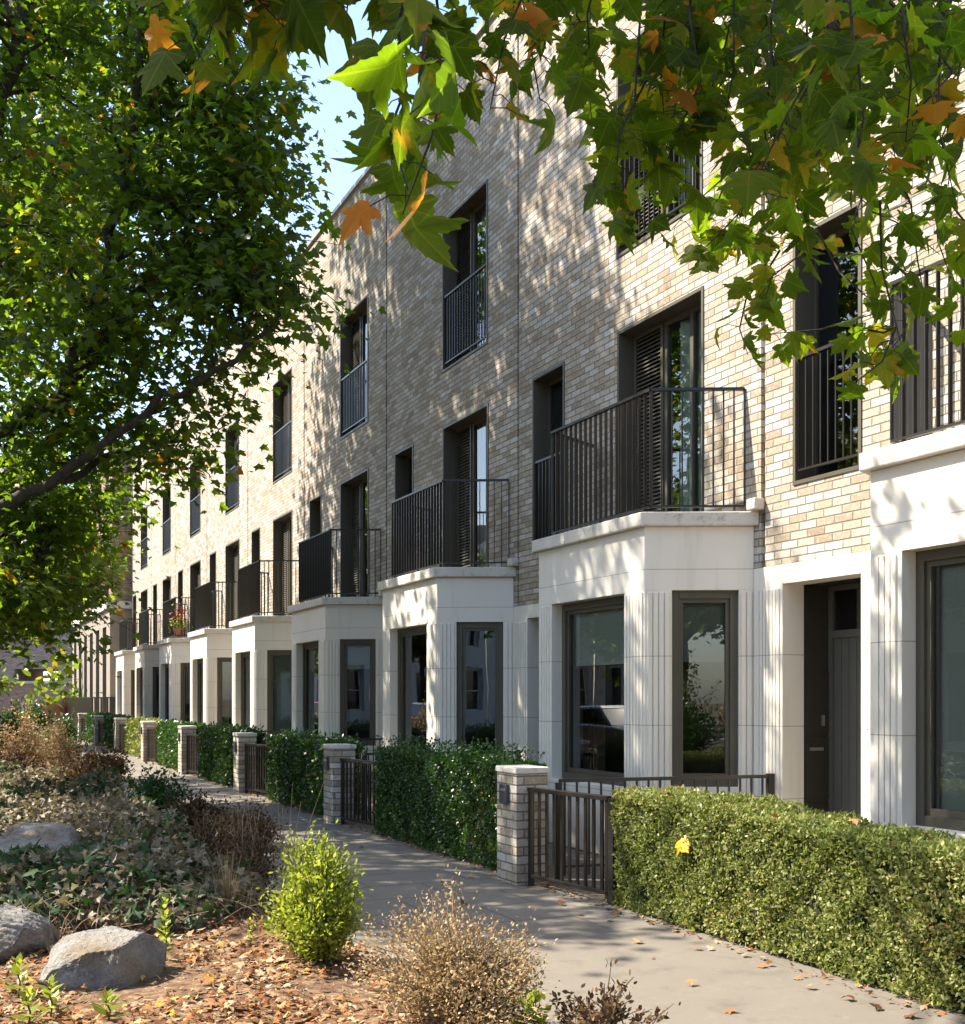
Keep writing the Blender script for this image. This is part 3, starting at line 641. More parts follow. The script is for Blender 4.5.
def far_block():
    c = at(64, 690, 82); h = thing('brick_block', 'pale pinkish brick building with a dark passage at the far street end', 'building', (c[0], c[1], 0), radians(-18))
    m = MB(); m.box(-14, -3.4, 0, 8, 0, 5.6).box(-.4, 9, 0, 8, 0, 5.6).box(-3.4, -.4, 0, 8, 3.6, 5.6); m.build('brick_wall', M['grey_brick'], h)
    m2 = MB().box(-14.2, 9.2, -.2, 8, 5.6, 5.9); m2.build('coping', M['coping'], h)
    up = MB().box(-9, 9, 2, 8, 5.9, 10).build('upper_storey', M['grey_brick'], h)
    for i in range(4): MB().box(-7 + i * 3.6, -5.6 + i * 3.6, 1.97, 2.01, 6.8, 8.6).build('window', M['car_glass'], up)
    for i in range(3): f = MB().box(-12.4 + i * 3, -11 + i * 3, -.03, .01, 1.3, 3.6).build('window', M['car_glass'], h)
far_block()
def low_wall():
    c = at(22, 715, 68); t = thing('garden_wall', 'low pale wall with flat top beside the far passage building', 'wall', (c[0], c[1], 0), radians(-20))
    MB().box(-5, 4, 0, .3, 0, 2.4).build('wall_face', M['grey_brick'], t); MB().box(-5.05, 4.05, -.05, .35, 2.4, 2.55).build('wall_cap', M['cap'], t)
low_wall()

# opposite side of the road: seen in the window glass
def make_villa():
    v = thing('stucco_villa', 'x', 'house', (-15, 0, 0), 0, 'white stucco houses across the road')
    m = MB(); W = 6.4; hs = [(0.7, 2.5, .9, 3.0), (3.9, 5.1, 0.3, 2.9), (.9, 2.2, 4.2, 6.3), (3.9, 5.2, 4.2, 6.3), (.9, 2.2, 7.3, 8.9), (3.9, 5.2, 7.3, 8.9)]
    holed_wall(m, 0, W, 0, 9.8, hs, 0, -.25); m.build('wall', M['stucco'], v)
    MB().box(-9, .25, 0, W, 9.8, 10.1).build('cornice', M['stucco'], v)
    rr = MB().hexa([(-9, 0, 10.1), (.1, 0, 10.1), (.1, W, 10.1), (-9, W, 10.1), (-5, 0, 12.4), (-4.4, 0, 12.4), (-4.4, W, 12.4), (-5, W, 12.4)]).build('roof', M['slate'], v)
    MB().box(-5.2, -4.2, .1, 1.3, 11, 13.6).build('chimney', M['grey_brick'], rr)
    for i, (a, b, c, d) in enumerate(hs):
        if i == 1: dd = MB().box(-.2, -.14, a, b, c, d).build('door', mat_flat('villa_door', (.04, .045, .05), .3), v); MB().box(-.14, -.10, a + .1, a + .14, 1.3, 1.5).build('handle', M['steel'], dd); continue
        f = MB(); ring(f, -.2, -.12, a, b, c, d, .07); f.box(-.19, -.13, a, b, (c + d) / 2 - .03, (c + d) / 2 + .03); f = f.build('window', M['stucco'], v)
        MB().quad((-.16, a, c), (-.16, b, c), (-.16, b, d), (-.16, a, d)).build('pane', M['car_glass'], f)
    tr = MB()
    for a, b, c, d in hs: tr.box(.0, .14, a - .15, a, c, d + .15).box(0, .14, b, b + .15, c, d + .15).box(0, .18, a - .15, b + .15, d + .15, d + .3)
    tr.build('window_surround', M['stucco'], v)
    return v
v0 = make_villa()
for i, y in enumerate((14, 20.5, 27, 33.5, 40, 46.5, 53, 59.5, 66, 72.5, 79, 85.5, 92, -6, -12.5, -19, -25.5, -32)):
    o = v0 if i == 0 else copy_tree(v0); o.location = (-15, y, 0)
    o['label'] = 'white stucco house with dark blue door across the road, mirrored in the bay windows'

def make_car(col, name):
    c = thing('parked_car', 'x', 'car', (0, 0, 0), 0, 'cars parked along the road')
    # side profile along y, lofted across x with tuck-in
    prof = [(-2.1, .35), (-2.12, .62), (-2.0, .86), (-1.2, .95), (1.55, .98), (2.0, .88), (2.08, .55), (2.02, .32)]
    xs = [(-.84, .93), (-.80, 1.0), (-.5, 1.02), (.5, 1.02), (.80, 1.0), (.84, .93)]; V = []; F = []; k = len(prof)
    for x, s in xs: V += [(x, y * (.985 + .015 * (s > .95)), .3 + (z - .3) * s) for y, z in prof]
    for i in range(len(xs) - 1):
        for j in range(k): a = i * k + j; b = i * k + (j + 1) % k; F.append((a, b, b + k, a + k))
    F += [tuple(range(k))[::-1], tuple(range((len(xs) - 1) * k, len(xs) * k))]
    b = link('body', make_mesh('body', V, F, mat_paint(name, col)), c); bv = b.modifiers.new('bevel', 'BEVEL'); bv.width = .06; bv.segments = 3
    m = MB().hexa([(-.76, -1.15, .94), (.76, -1.15, .94), (.76, 1.75, .95), (-.76, 1.75, .95), (-.58, -.35, 1.44), (.58, -.35, 1.44), (.58, 1.25, 1.43), (-.58, 1.25, 1.43)])
    m.build('window', M['car_glass'], c, .05)
    rf = MB().hexa([(-.6, -.42, 1.42), (.6, -.42, 1.42), (.6, 1.32, 1.41), (-.6, 1.32, 1.41), (-.52, -.25, 1.49), (.52, -.25, 1.49), (.52, 1.1, 1.48), (-.52, 1.1, 1.48)]).build('roof', b.data.materials[0], c, .03)
    for sx in (-1, 1):
        for y in (-1.3, 1.25):
            def disc(r, x0, x1):
                V = []; F = []
                for x in (x0, x1): V += [(x, y + r * cos(2 * pi * i / 24), .31 + r * sin(2 * pi * i / 24)) for i in range(24)]
                F = [tuple(range(24)), tuple(range(24, 48))[::-1]] + [(i, (i + 1) % 24, 24 + (i + 1) % 24, 24 + i) for i in range(24)]; return V, F
            V, F = disc(.31, sx * .68, sx * .86); wv = link('wheel', make_mesh('wheel', V, F, M['tyre']), c)
            V, F = disc(.2, sx * .84, sx * .868); link('rim', make_mesh('rim', V, F, M['steel']), wv)
        MB().box(sx * .45, sx * .78, -2.10, -2.0, .66, .80).build('headlight', M['lamp_glass'], c, .02); MB().box(sx * .5, sx * .78, 1.98, 2.07, .66, .86).build('tail_light', M['red_light'], c, .02)
    return c
for (col, nm, x, y, rz, lab) in (((.05, .055, .06), 'charcoal_paint', -4.4, 27.5, 0, 'dark grey car mirrored in the nearest front bay window'), ((.5, .5, .5), 'silver_paint', -4.4, 41, pi, 'silver car mirrored in the bay behind the feathery hedge'),
                            ((.32, .03, .025), 'red_paint', -4.4, 55, 0, 'red car mirrored in the third bay'), ((.30, .34, .42), 'blue_paint', -4.6, -11.5, 0.0, 'blue-grey car mirrored in the side panes of the bays')):
    c = make_car(col, nm); c.location = (x, y, -.12); c.rotation_euler.z = rz; c['label'] = lab

# ------------------------------------------------------------------ trees
def wander(a, b, n, amp):
    a, b = np.array(a, float), np.array(b, float); t = np.linspace(0, 1, n)[:, None]
    p = a + (b - a) * t; p += RNG.normal(0, amp, (n, 3)) * np.sin(pi * t); return p
def tree(name, label, base, limbs, blobs, n_clump, per, size, mat, crown_drop=0.25, tmpl=LEAF_LO, clump_r=(.5, .72), trunk_r=.28, group='plane trees along the path'):
    """limbs: polylines (points, r0, r1); blobs: ellipsoids (cx, cy, cz, rx, ry, rz, weight) the crown fills"""
    t = thing(name, label, 'tree', tuple(base), 0, group); base = np.array(base, float); mb = MB()
    nodes = []
    for pts, r0, r1 in limbs:
        q = []
        for i in range(len(pts) - 1): q += list(wander(pts[i], pts[i + 1], 6, .05))[:-1]
        q.append(np.array(pts[-1], float)); rr = np.linspace(r0, r1, len(q)); mb.tube([p - base for p in q], rr, 9)
        nodes += [(p, r) for p, r in zip(q, rr)]
    NP = np.array([p for p, _ in nodes]); NR = np.array([r for _, r in nodes])
    wts = np.array([b[6] for b in blobs], float); ch = RNG.choice(len(blobs), n_clump, p=wts / wts.sum()); P, T, Nn, R = [], [], [], []
    for ci in ch:
        b = blobs[ci]; u = rdir(1)[0] * RNG.uniform(.35, 1) ** .6; c = np.array(b[:3]) + u * np.array(b[3:6])
        d = np.linalg.norm(NP - c, axis=1) + np.clip(NP[:, 2] - c[2], 0, None) * .6; i = int(d.argmin()); a = NP[i]
        mid = (a + c) / 2 + np.array([0, 0, .12]) * np.linalg.norm(a - c) + RNG.normal(0, .1, 3)
        r = min(.035, NR[i] * .6); tw = [a, (a * .7 + mid * .3) + RNG.normal(0, .03, 3), mid, (mid + c) / 2 + RNG.normal(0, .06, 3), c]
        mb.tube([p - base for p in tw], [r, r * .8, r * .6, r * .4, .005], 5)
        m = max(6, int(per * RNG.uniform(.5, 1.5))); cr = RNG.uniform(*clump_r)
        off = RNG.normal(size=(m, 3)) * np.array([.62, .62, .42]) * cr; pp = c + off - np.array([0, 0, 1]) * (np.linalg.norm(off[:, :2], axis=1) * crown_drop)[:, None]
        for s in range(4):
            e = pp[RNG.integers(m)]; mb.tube([p - base for p in (mid * .4 + c * .6, (c + e) / 2 + RNG.normal(0, .05, 3), e)], [.008, .005, .003], 4)
        hd = off + RNG.normal(0, .5, (m, 3)); hd[:, 2] = -RNG.uniform(.1, 1.0, m) * np.linalg.norm(hd[:, :2], axis=1)
        P.append(pp); T.append(hd); n_ = RNG.normal(0, .55, (m, 3)); n_[:, 2] += 1; Nn.append(n_); R.append(np.clip(RNG.beta(2, 2.6, m) * .92 + RNG.normal(0, .12) + .45 * (RNG.random(m) < .035), 0, 1))
    P, T, Nn, R = map(np.concatenate, (P, T, Nn, R)); n = len(P)
    mb.build('trunk', M['bark'], t, smooth=True)
    Vv, F, lf = leaves(P - base, T, Nn, size * RNG.uniform(.55, 1.25, n), *tmpl, R, .3)
    link('crown', make_mesh('crown', Vv, F, mat, lf), t)
    return t
D1 = 14.5
def lp(*a): return [at(*q) for q in a]
b1 = np.array([-1.5, 16.2, 0.0])
fork = b1 + np.array([.15, .1, 3.4])
limbs1 = [([b1 - (0, 0, .2), b1 + (.05, 0, 1.5), fork], .36, .27),
          ([fork, *lp((-20, 515, D1), (45, 488, D1), (130, 425, D1 - .3), (215, 370, D1 - .6), (300, 300, D1 - .8))], .11, .02),
          ([fork, *lp((-30, 440, D1 + .3), (60, 400, D1), (100, 290, D1), (125, 190, D1), (140, 60, D1 - .5), (150, -120, D1 - 1))], .13, .03),
          ([fork, *lp((-60, 380, D1 + .5), (-20, 200, D1 + .5), (20, 30, D1), (40, -200, D1), (60, -520, D1 + 1))], .17, .04),
          ([at(60, 400, D1), *lp((140, 290, D1 + .4), (210, 190, D1 + .6), (260, 80, D1 + .6))], .10, .02),
          ([at(45, 488, D1), *lp((110, 455, D1 + .6), (190, 440, D1 + 1.0))], .07, .02), ([fork, *lp((-20, 530, D1 + 1), (50, 570, D1 + 1.4))], .06, .02),
          ([fork, (-2.3, 14.0, 6.5), (-2.6, 12.3, 8.5)], .2, .05), ([at(20, 30, D1), (.5, 17.5, 13), (1.0, 18.5, 17)], .12, .03)]
def blob(px, py, d, rx, ry, rz, wt): c = at(px, py, d); return (*c, rx, ry, rz, wt)
blobs1 = [blob(70, 140, D1, 2.0, 2.0, 2.1, 1.5), blob(190, 170, D1, 1.0, 1.5, 1.7, 1.25), blob(50, 335, D1, 1.7, 1.6, 1.2, 1.1), blob(165, 310, D1 - .4, 1.1, 1.4, .9, 1.0),
          blob(255, 285, D1 - .5, .5, .8, .5, .45), blob(145, 430, D1 + .6, .8, 1.0, .35, .3), blob(235, 225, D1, .5, .8, .8, .55), blob(250, 110, D1 + .3, .35, .8, .8, .4), blob(75, 505, D1 + 2.4, .5, .8, .35, .35), blob(85, 540, D1 + 9, .8, 1.0, .6, .25),
          blob(10, 470, D1 + 1, 1.0, 1.2, .6, .4), blob(15, 590, D1 + 1.6, .7, 1.2, .55, .55), blob(-40, 560, D1, 1.3, 1.2, .7, .6), blob(40, 430, D1 + .8, 1.0, 1.2, .5, .6), blob(30, 530, D1 + 2.5, 1.0, 1.0, .6, .6), (-2.2, 11.5, 7.8, .8, .8, 1.1, .55),
          (.3, 16.5, 12.2, 3.4, 3.0, 2.2, 3.6), (-2.9, 13.2, 7.6, 2.0, 1.8, 2.2, 1.9), (-3.2, 15, 11, 2.6, 2.6, 2.8, 2.2), (.8, 19.8, 15.8, 3.0, 3.2, 3.0, 3.4), (2.2, 16.0, 10.4, 1.4, 2.4, 1.2, 1.2)]
tree('plane_tree', 'large leafy plane tree filling the left of the photo, dark limbs showing through', b1, limbs1, blobs1, 425, 130, .128, M['plane_leaf'])
b6 = np.array([-1.5, 26.5, 0.0]); f6 = b6 + (0, 0, 5)
tree('plane_tree', 'second tall plane tree, mostly hidden behind the big one at the left', b6, [([b6 - (0, 0, .2), f6], .34, .26), ([f6, b6 + (.6, -1, 11), b6 + (1.0, -2, 17)], .22, .04), ([f6, b6 + (2, -2, 9.5), b6 + (2.8, -3, 13)], .14, .04), ([f6, b6 + (-2, 0, 10)], .12, .03)],
     [(.2, 24.5, 13, 3.4, 3.4, 4.2, 3), (.6, 22.5, 17.5, 2.8, 3.2, 2.6, 2), (-2.8, 26, 11, 2.4, 2.4, 3.6, 1), (1.2, 22.2, 9.8, 1.8, 2.0, 2.4, 1.2)], 190, 110, .20, M['plane_leaf'], clump_r=(.7, 1.0))

b2 = np.array([1.3, 40.5, 0.0]); f2 = b2 + (0, 0, 3.2)
limbs2 = [([b2 - (0, 0, .2), f2], .22, .17), ([f2, b2 + (-.3, .2, 6), b2 + (-.2, 0, 9.5)], .15, .03), ([f2, b2 + (2.2, -1, 5.0), b2 + (3.2, -1.5, 5.6)], .11, .03), ([f2, b2 + (-2, -1, 5.5), b2 + (-3.2, -1.2, 7)], .11, .03), ([f2, b2 + (.6, -2, 5.0), b2 + (.9, -3.2, 5.4)], .1, .03)]
blobs2 = [(b2[0], b2[1], 6.6, 3.2, 3.2, 2.6, 3), (b2[0] + 1.9, b2[1] - .6, 5.9, 1.5, 2.0, 1.3, 1.4), (b2[0] - 2.4, b2[1], 5.6, 2.0, 2.2, 2.2, 1.4), (b2[0] + .6, b2[1] - 2.2, 4.7, 1.9, 1.4, 1.1, 1.2), (b2[0] - .6, b2[1] - 1, 9, 2.4, 2.4, 1.6, 1.2)]
tree('plane_tree', 'smaller yellow-green plane tree farther down the path at the left edge, trunk standing clear', b2, limbs2, blobs2, 150, 90, .24, M['far_leaf'], clump_r=(.6, .9))
# a second far tree and greenery at the end of the street
b3 = np.array([-4.2, 62, 0.0]); f3 = b3 + (0, 0, 2.2)
tree('broadleaf_tree', 'bushy bright green tree low at the far left, beyond the smaller plane tree', b3, [([b3 - (0, 0, .2), f3], .2, .16), ([f3, b3 + (0, 0, 6)], .14, .03)], [(b3[0], b3[1], 4.2, 3, 2.6, 2.8, 1), (b3[0] + 4, b3[1] + 4, 2.4, 3.0, 2, 1.6, .8)], 60, 70, .32, M['far_leaf'], group='trees far down the street')
b4 = np.array([-1.0, 96, 0.0]); f4 = b4 + (0, 0, 3)
tree('broadleaf_tree', 'distant tree rising behind the far brick building', b4, [([b4 - (0, 0, .2), f4], .3, .2), ([f4, b4 + (0, 0, 9)], .2, .05)], [(b4[0], b4[1], 8, 5, 4, 4.5, 1)], 60, 60, .5, M['far_leaf'], clump_r=(1.0, 1.5), group='trees far down the street')

t2 = [q for q in COL.objects if q.get('label', '').startswith('smaller yellow-green')][0]
for i, y in enumerate((16, 27, 37, 49, 62, 75)):
    o = copy_tree(t2); o.location = (-12.6, y, 0); o.rotation_euler.z = 1.3 * i; o['label'] = 'street tree on the opposite pavement, mirrored in the bay windows'
o = copy_tree(t2); o.location = (-1.2, -13, 0); o.rotation_euler.z = 2.0
o['label'] = 'plane tree behind the camera, mirrored in the side panes of the bays'
# near tree: trunk left of the camera, its low boughs hang into the top of the picture
b5 = np.array([-2.6, 4.6, 0.0])
def near_tree():
    t = thing('plane_tree', 'near plane tree whose low leafy boughs hang across the top of the photo', 'tree', tuple(b5), 0, 'plane trees along the path')
    mb = MB(); P, T, Nn, R, Sz = [], [], [], [], []
    def lim(pts, r0, r1):
        q = []
        for i in range(len(pts) - 1): q += list(wander(pts[i], pts[i + 1], 5, .02))[:-1]
        q.append(np.array(pts[-1], float)); mb.tube([p - b5 for p in q], np.linspace(r0, r1, len(q)), 8); return q
    fk = b5 + np.array([.3, 0, 4.2])
    lim([b5 - (0, 0, .2), b5 + (.1, 0, 2), fk], .34, .26)
    lim([fk, b5 + (0, .6, 7), b5 + (-.3, 1.0, 11)], .2, .05)
    lim([fk, (-1.0, 3.6, 5.6), (.6, 2.7, 5.4), at(520, -160, 2.9), at(700, -60, 3.1), at(860, 40, 3.3)], .12, .012)
    lim([(-1.0, 3.6, 5.6), at(100, -260, 3.0), at(300, -120, 2.6), at(400, -40, 2.5)], .05, .008)
    # shoots: (start, end) in picture, distance, number of leaves, spread, leaf size
    sh = [((300, -90), (185, 60), 2.7, 11), ((410, -20), (408, 190), 2.35, 11), ((430, -60), (450, 60), 2.9, 10), 
          ((510, -120), (490, 110), 2.9, 17), ((560, -80), (540, 100), 3.1, 18), ((600, -60), (590, 60), 3.2, 14), ((640, -70), (615, 190), 3.4, 24), ((690, -40), (660, 180), 3.5, 26), ((700, 0), (645, 230), 3.7, 22),
          ((740, -60), (720, 150), 3.4, 26), ((790, -40), (770, 180), 3.1, 26), ((820, -20), (740, 215), 2.9, 22), ((850, 0), (850, 200), 2.7, 18), ((900, -20), (905, 150), 3.0, 18), ((940, 0), (955, 200), 3.3, 18),
          ((930, -60), (830, 60), 3.6, 24), ((760, 150), (690, 262), 4.2, 15), ((790, 170), (765, 300), 4.0, 15), ((820, 150), (800, 250), 3.8, 15), ((780, 250), (748, 355), 4.1, 9), ((880, 200), (868, 360), 4.0, 11), ((868, 330), (852, 385), 4.0, 6),
          ((900, 180), (925, 300), 4.2, 12), ((940, 190), (960, 320), 4.3, 10), ((880, -60), (800, 20), 4.0, 26), ((650, -80), (560, 0), 4.2, 22), ((760, -80), (680, 30), 4.2, 26), ((560, -100), (470, 10), 4.0, 16), ((860, 60), (790, 130), 4.4, 20), ((720, 60), (670, 120), 4.5, 16), ((955, 40), (920, 120), 4.6, 16),
          ((330, -110), (215, 40), 2.9, 10), ((470, -90), (430, 20), 2.8, 14), ((425, 60), (402, 215), 2.3, 8), ((300, -110), (235, 20), 2.8, 10), ((300, -110), (205, 35), 2.7, 12), ((350, -100), (285, 28), 2.7, 12), ((390, -110), (345, 30), 2.8, 13), ((470, -100), (425, 30), 3.0, 14), ((240, -100), (150, 10), 3.2, 8), ((420, -60), (405, 120), 2.5, 6)]
    for (a, b, d, n) in sh + [((a[0] + RNG.uniform(-45, 45), a[1] - 20), (b[0] + RNG.uniform(-28, 28), b[1] - RNG.uniform(10, 70)), d + RNG.uniform(.1, .7), n) for (a, b, d, n) in sh if a[0] > 480] + [((a[0] + RNG.uniform(-60, 60), a[1] - 40), (b[0] + RNG.uniform(-30, 40), b[1] - RNG.uniform(20, 60)), d + RNG.uniform(.3, 1.0), n * 3 // 4) for (a, b, d, n) in sh if a[0] > 600 and b[1] < 260]:
        A, Bp = at(*a, d + .05), at(*b, d); m = (A + Bp) / 2 + RNG.normal(0, .10, 3) + np.array([0, 0, .03]); q = [A, (A + m) / 2 + RNG.normal(0, .015, 3), m, (m + Bp) / 2 + RNG.normal(0, .02, 3), Bp]
        mb.tube([p - b5 for p in q], [.0045, .004, .0035, .003, .0015], 5)
        for i in range(n):
            s = min(.999, ((i + RNG.uniform(.0, 1)) / n) ** .8) * 4; k = int(s); c = q[k] + (q[k + 1] - q[k]) * (s - k)
            pd = rdir(1)[0]; pd[2] = -abs(pd[2]) * .4; L = RNG.uniform(.04, .11); p2 = c + pd * L; p1 = (c + p2) / 2 + np.array([0, 0, .012])
            mb.tube([x - b5 for x in (c, p1, p2)], [.0018, .0016, .0014], 3)
            tip = pd * .7 + RNG.normal(0, .25, 3); tip[2] = -RNG.uniform(.35, 1.3)
            P.append(p2); T.append(tip); nn = np.array([-.25, -.45, .65]) + RNG.normal(0, .65, 3); Nn.append(nn); Sz.append(RNG.uniform(.055, .115) * (1.35 if a[0] < 470 else 1.0)); R.append(np.clip(RNG.beta(2.2, 2.4) + .35 * (RNG.random() < .10) + (.34 if 320 < a[0] < 450 and RNG.random() < .18 else 0), 0, 1))
    P, T, Nn, R, Sz = map(np.array, (P, T, Nn, R, Sz))
    Vv, F, lf = leaves(P - b5, T, Nn, Sz, *LEAF_HI, R, .9)
    # upper crown above the picture, same leaves with a plainer outline
    P, T, Nn, R = [], [], [], []
    for cx, cy, cz, rx, ry, rz, cnt in ((.0, 3.9, 6.6, 1.6, 1.2, .8, 12), (-1.4, 5.0, 7.6, 1.6, 1.4, 1.4, 16), (1.2, 2.9, 5.9, 1.4, .9, .6, 7), (-2.6, 4.8, 9.5, 2.4, 2.0, 1.8, 26), (.9, 9.7, 8.6, 1.1, 1.0, .8, 13)):
        for _ in range(cnt):
            c = np.array((cx, cy, cz)) + rdir(1)[0] * RNG.uniform(.2, 1) * np.array((rx, ry, rz)); m = 55
            off = RNG.normal(0, .28, (m, 3)); P.append(c + off); h = off + RNG.normal(0, .3, (m, 3)); h[:, 2] = -abs(h[:, 2]); T.append(h); n_ = RNG.normal(0, .5, (m, 3)); n_[:, 2] += 1; Nn.append(n_); R.append(RNG.beta(2, 2.5, m))
            j = fk + (c - fk) * .5 + np.array([0, 0, .5]); mb.tube([x - b5 for x in (fk + (c - fk) * .15, j, c)], [.03, .018, .004], 4)
    P, T, Nn, R = map(np.concatenate, (P, T, Nn, R))
    V2, F2, l2 = leaves(P - b5, T, Nn, .15 * RNG.uniform(.6, 1.2, len(P)), *LEAF_LO, R, .3)
    mb.build('trunk', M['bark'], t, smooth=True)
    link('crown', make_mesh('crown', np.concatenate([Vv, V2]), np.concatenate([F, F2 + len(Vv)]), M['plane_leaf_near'], np.concatenate([lf, l2])), t)
near_tree()

# ------------------------------------------------------------------ boulders
def boulder(px, py, d, sx, sy, sz, seed, label, rz=0):
    c = at(px, py, d); r = np.random.default_rng(seed); import bmesh
    bm = bmesh.new(); bmesh.ops.create_icosphere(bm, subdivisions=6, radius=1.0)
    Vv = np.array([v.co for v in bm.verts]); cuts = r.normal(size=(22, 3)); cuts /= np.linalg.norm(cuts, axis=1, keepdims=True); off = r.uniform(.52, .9, 22)
    for _ in range(2):
        for n_, o in zip(cuts, off):
            e = Vv @ n_ - o; k = e > 0; Vv[k] -= np.outer(e[k] * .97, n_)
    for _ in range(10):
        kx = r.normal(size=3) * r.uniform(2, 9); Vv *= (1 + .05 / (1 + np.linalg.norm(kx) / 4) * np.sin(Vv @ kx + r.uniform(0, 6)))[:, None]
    Vv *= (1 + .012 * np.abs(np.sin(Vv @ r.normal(size=3) * 14 + 3 * np.sin(Vv @ r.normal(size=3) * 6))) * -1 + .008 * np.sin(Vv @ r.normal(size=3) * 31))[:, None]; Vv += r.normal(0, .005, Vv.shape)
    for v, q in zip(bm.verts, Vv): v.co = (q[0] * sx, q[1] * sy, q[2] * sz + sz * .40)
    me = bpy.data.meshes.new('boulder'); bm.to_mesh(me); bm.free(); me.materials.append(M['rock']); me.polygons.foreach_set('use_smooth', np.ones(len(me.polygons), bool))
    o = link('boulder', me, None, (c[0], c[1], max(0, c[2]) + .0)); o.rotation_euler.z = rz; tag(o, label, 'boulder', 'boulders edging the planting bed')
boulder(103, 985, 6.5, .50, .40, .27, 3, 'sunlit grey boulder with an ochre flank, largest of the stones at lower left', .2)
boulder(8, 965, 7.1, .38, .38, .27, 8, 'grey shaded boulder half cut off, left of the sunlit one', 1.0)
boulder(22, 885, 9.9, .52, .44, .40, 5, 'big pale boulder farther back among the ground cover', .5)
boulder(-2, 922, 8.6, .36, .30, .22, 11, 'small flat grey stone between the two larger boulders', .3)

# ------------------------------------------------------------------ shrubs and small plants
def shrub(name, label, cat, px, py, d, r, h, n_tw, per, size, leafmat, twigmat, tmpl=OVAL, upright=.5, group=None, leaf_from=.35, spread=.06, zmin=.12, lean=(0, 0), lump=1.0):
    c = at(px, py, d); base = np.array((c[0], c[1], 0.0)); base[2] = float(bed_h(np.array(base[0]), np.array(base[1]))) - .02
    t = thing(name, label, cat, tuple(base), 0, group); mb = MB(); P, T, Nn = [], [], []; ph = RNG.uniform(0, 6.3)
    for i in range(n_tw):
        u = rdir(1)[0]; u[2] = abs(u[2]); az = math.atan2(u[1], u[0]); rad = RNG.uniform(.35, 1) ** .5 * (.95 - .33 * lump + lump * (.34 * sin(2 * az + ph) + .22 * sin(3 * az + 2 * ph)) + .12 * RNG.random()); hv = .95 - .13 * lump + lump * (.22 * sin(az + 1.7 * ph) + .14 * sin(3 * az - ph))
        tip = np.array((u[0] * r * rad + lean[0], u[1] * r * rad + lean[1], max(zmin, h * hv * (.35 + .65 * u[2] ** .7) * RNG.uniform(.68, 1.15)))); mid = np.array((tip[0] * .45, tip[1] * .45, tip[2] * (.5 + .1 * upright))) + RNG.normal(0, .03, 3)
        s = np.array((tip[0] * .1, tip[1] * .1, 0)); q = [s, (s + mid) / 2 + RNG.normal(0, .015, 3), mid, (mid + tip) / 2 + RNG.normal(0, .025, 3), tip]
        mb.tube(q, [.008, .006, .005, .0035, .0015], 4)
        m = max(2, int(per * RNG.uniform(.6, 1.4))); ss = RNG.uniform(leaf_from, 1.0, m) * 3.999
        for sv in ss:
            k = int(sv); p = q[k] + (q[k + 1] - q[k]) * (sv - k) + RNG.normal(0, spread, 3); P.append(p); T.append((q[k + 1] - q[k]) / (np.linalg.norm(q[k + 1] - q[k]) + 1e-6) * upright + RNG.normal(0, .6, 3)); Nn.append(RNG.normal(0, .7, 3) + (0, 0, .8))
    mb.build('stems', twigmat, t)
    P, T, Nn = map(np.array, (P, T, Nn)); P[:, 2] = np.maximum(P[:, 2], .02)
    Vv, F, lf = leaves(P, T, Nn, size * RNG.uniform(.6, 1.3, len(P)), *tmpl, RNG.beta(2, 2, len(P)), .3)
    link('foliage', make_mesh('foliage', Vv, F, leafmat, lf), t)
    return t
shrub('green_bush', 'bright yellow-green small bush in the sun beside the path', 'bush', 318, 962, 6.85, .34, .78, 170, 75, .030, M['bush_leaf'], M['twig'], lump=.4, upright=1.1, spread=.035, leaf_from=.25)
shrub('dry_bush', 'dry straw-coloured bush at the bottom of the photo, right of the bright green bush', 'bush', 462, 1040, 5.45, .56, .66, 210, 95, .019, M['dry_leaf'], M['dry_twig'], lump=.7, leaf_from=.35, spread=.04, upright=.8)
shrub('bare_bush', 'thin bare brown twigs with a few leaves at the bottom edge beside the pavement', 'bush', 600, 1050, 5.1, .50, .40, 64, 12, .032, M['brown_leaf'], M['twig'], leaf_from=.6, spread=.02, upright=1.0)
shrub('green_sprig', 'pale green leafy sprig growing through the dry bush at the bottom edge', 'plant', 530, 1040, 5.2, .14, .36, 16, 14, .045, M['bush_leaf'], M['twig'], upright=.9, spread=.025)
GB = 'shrubs in the planting bed'
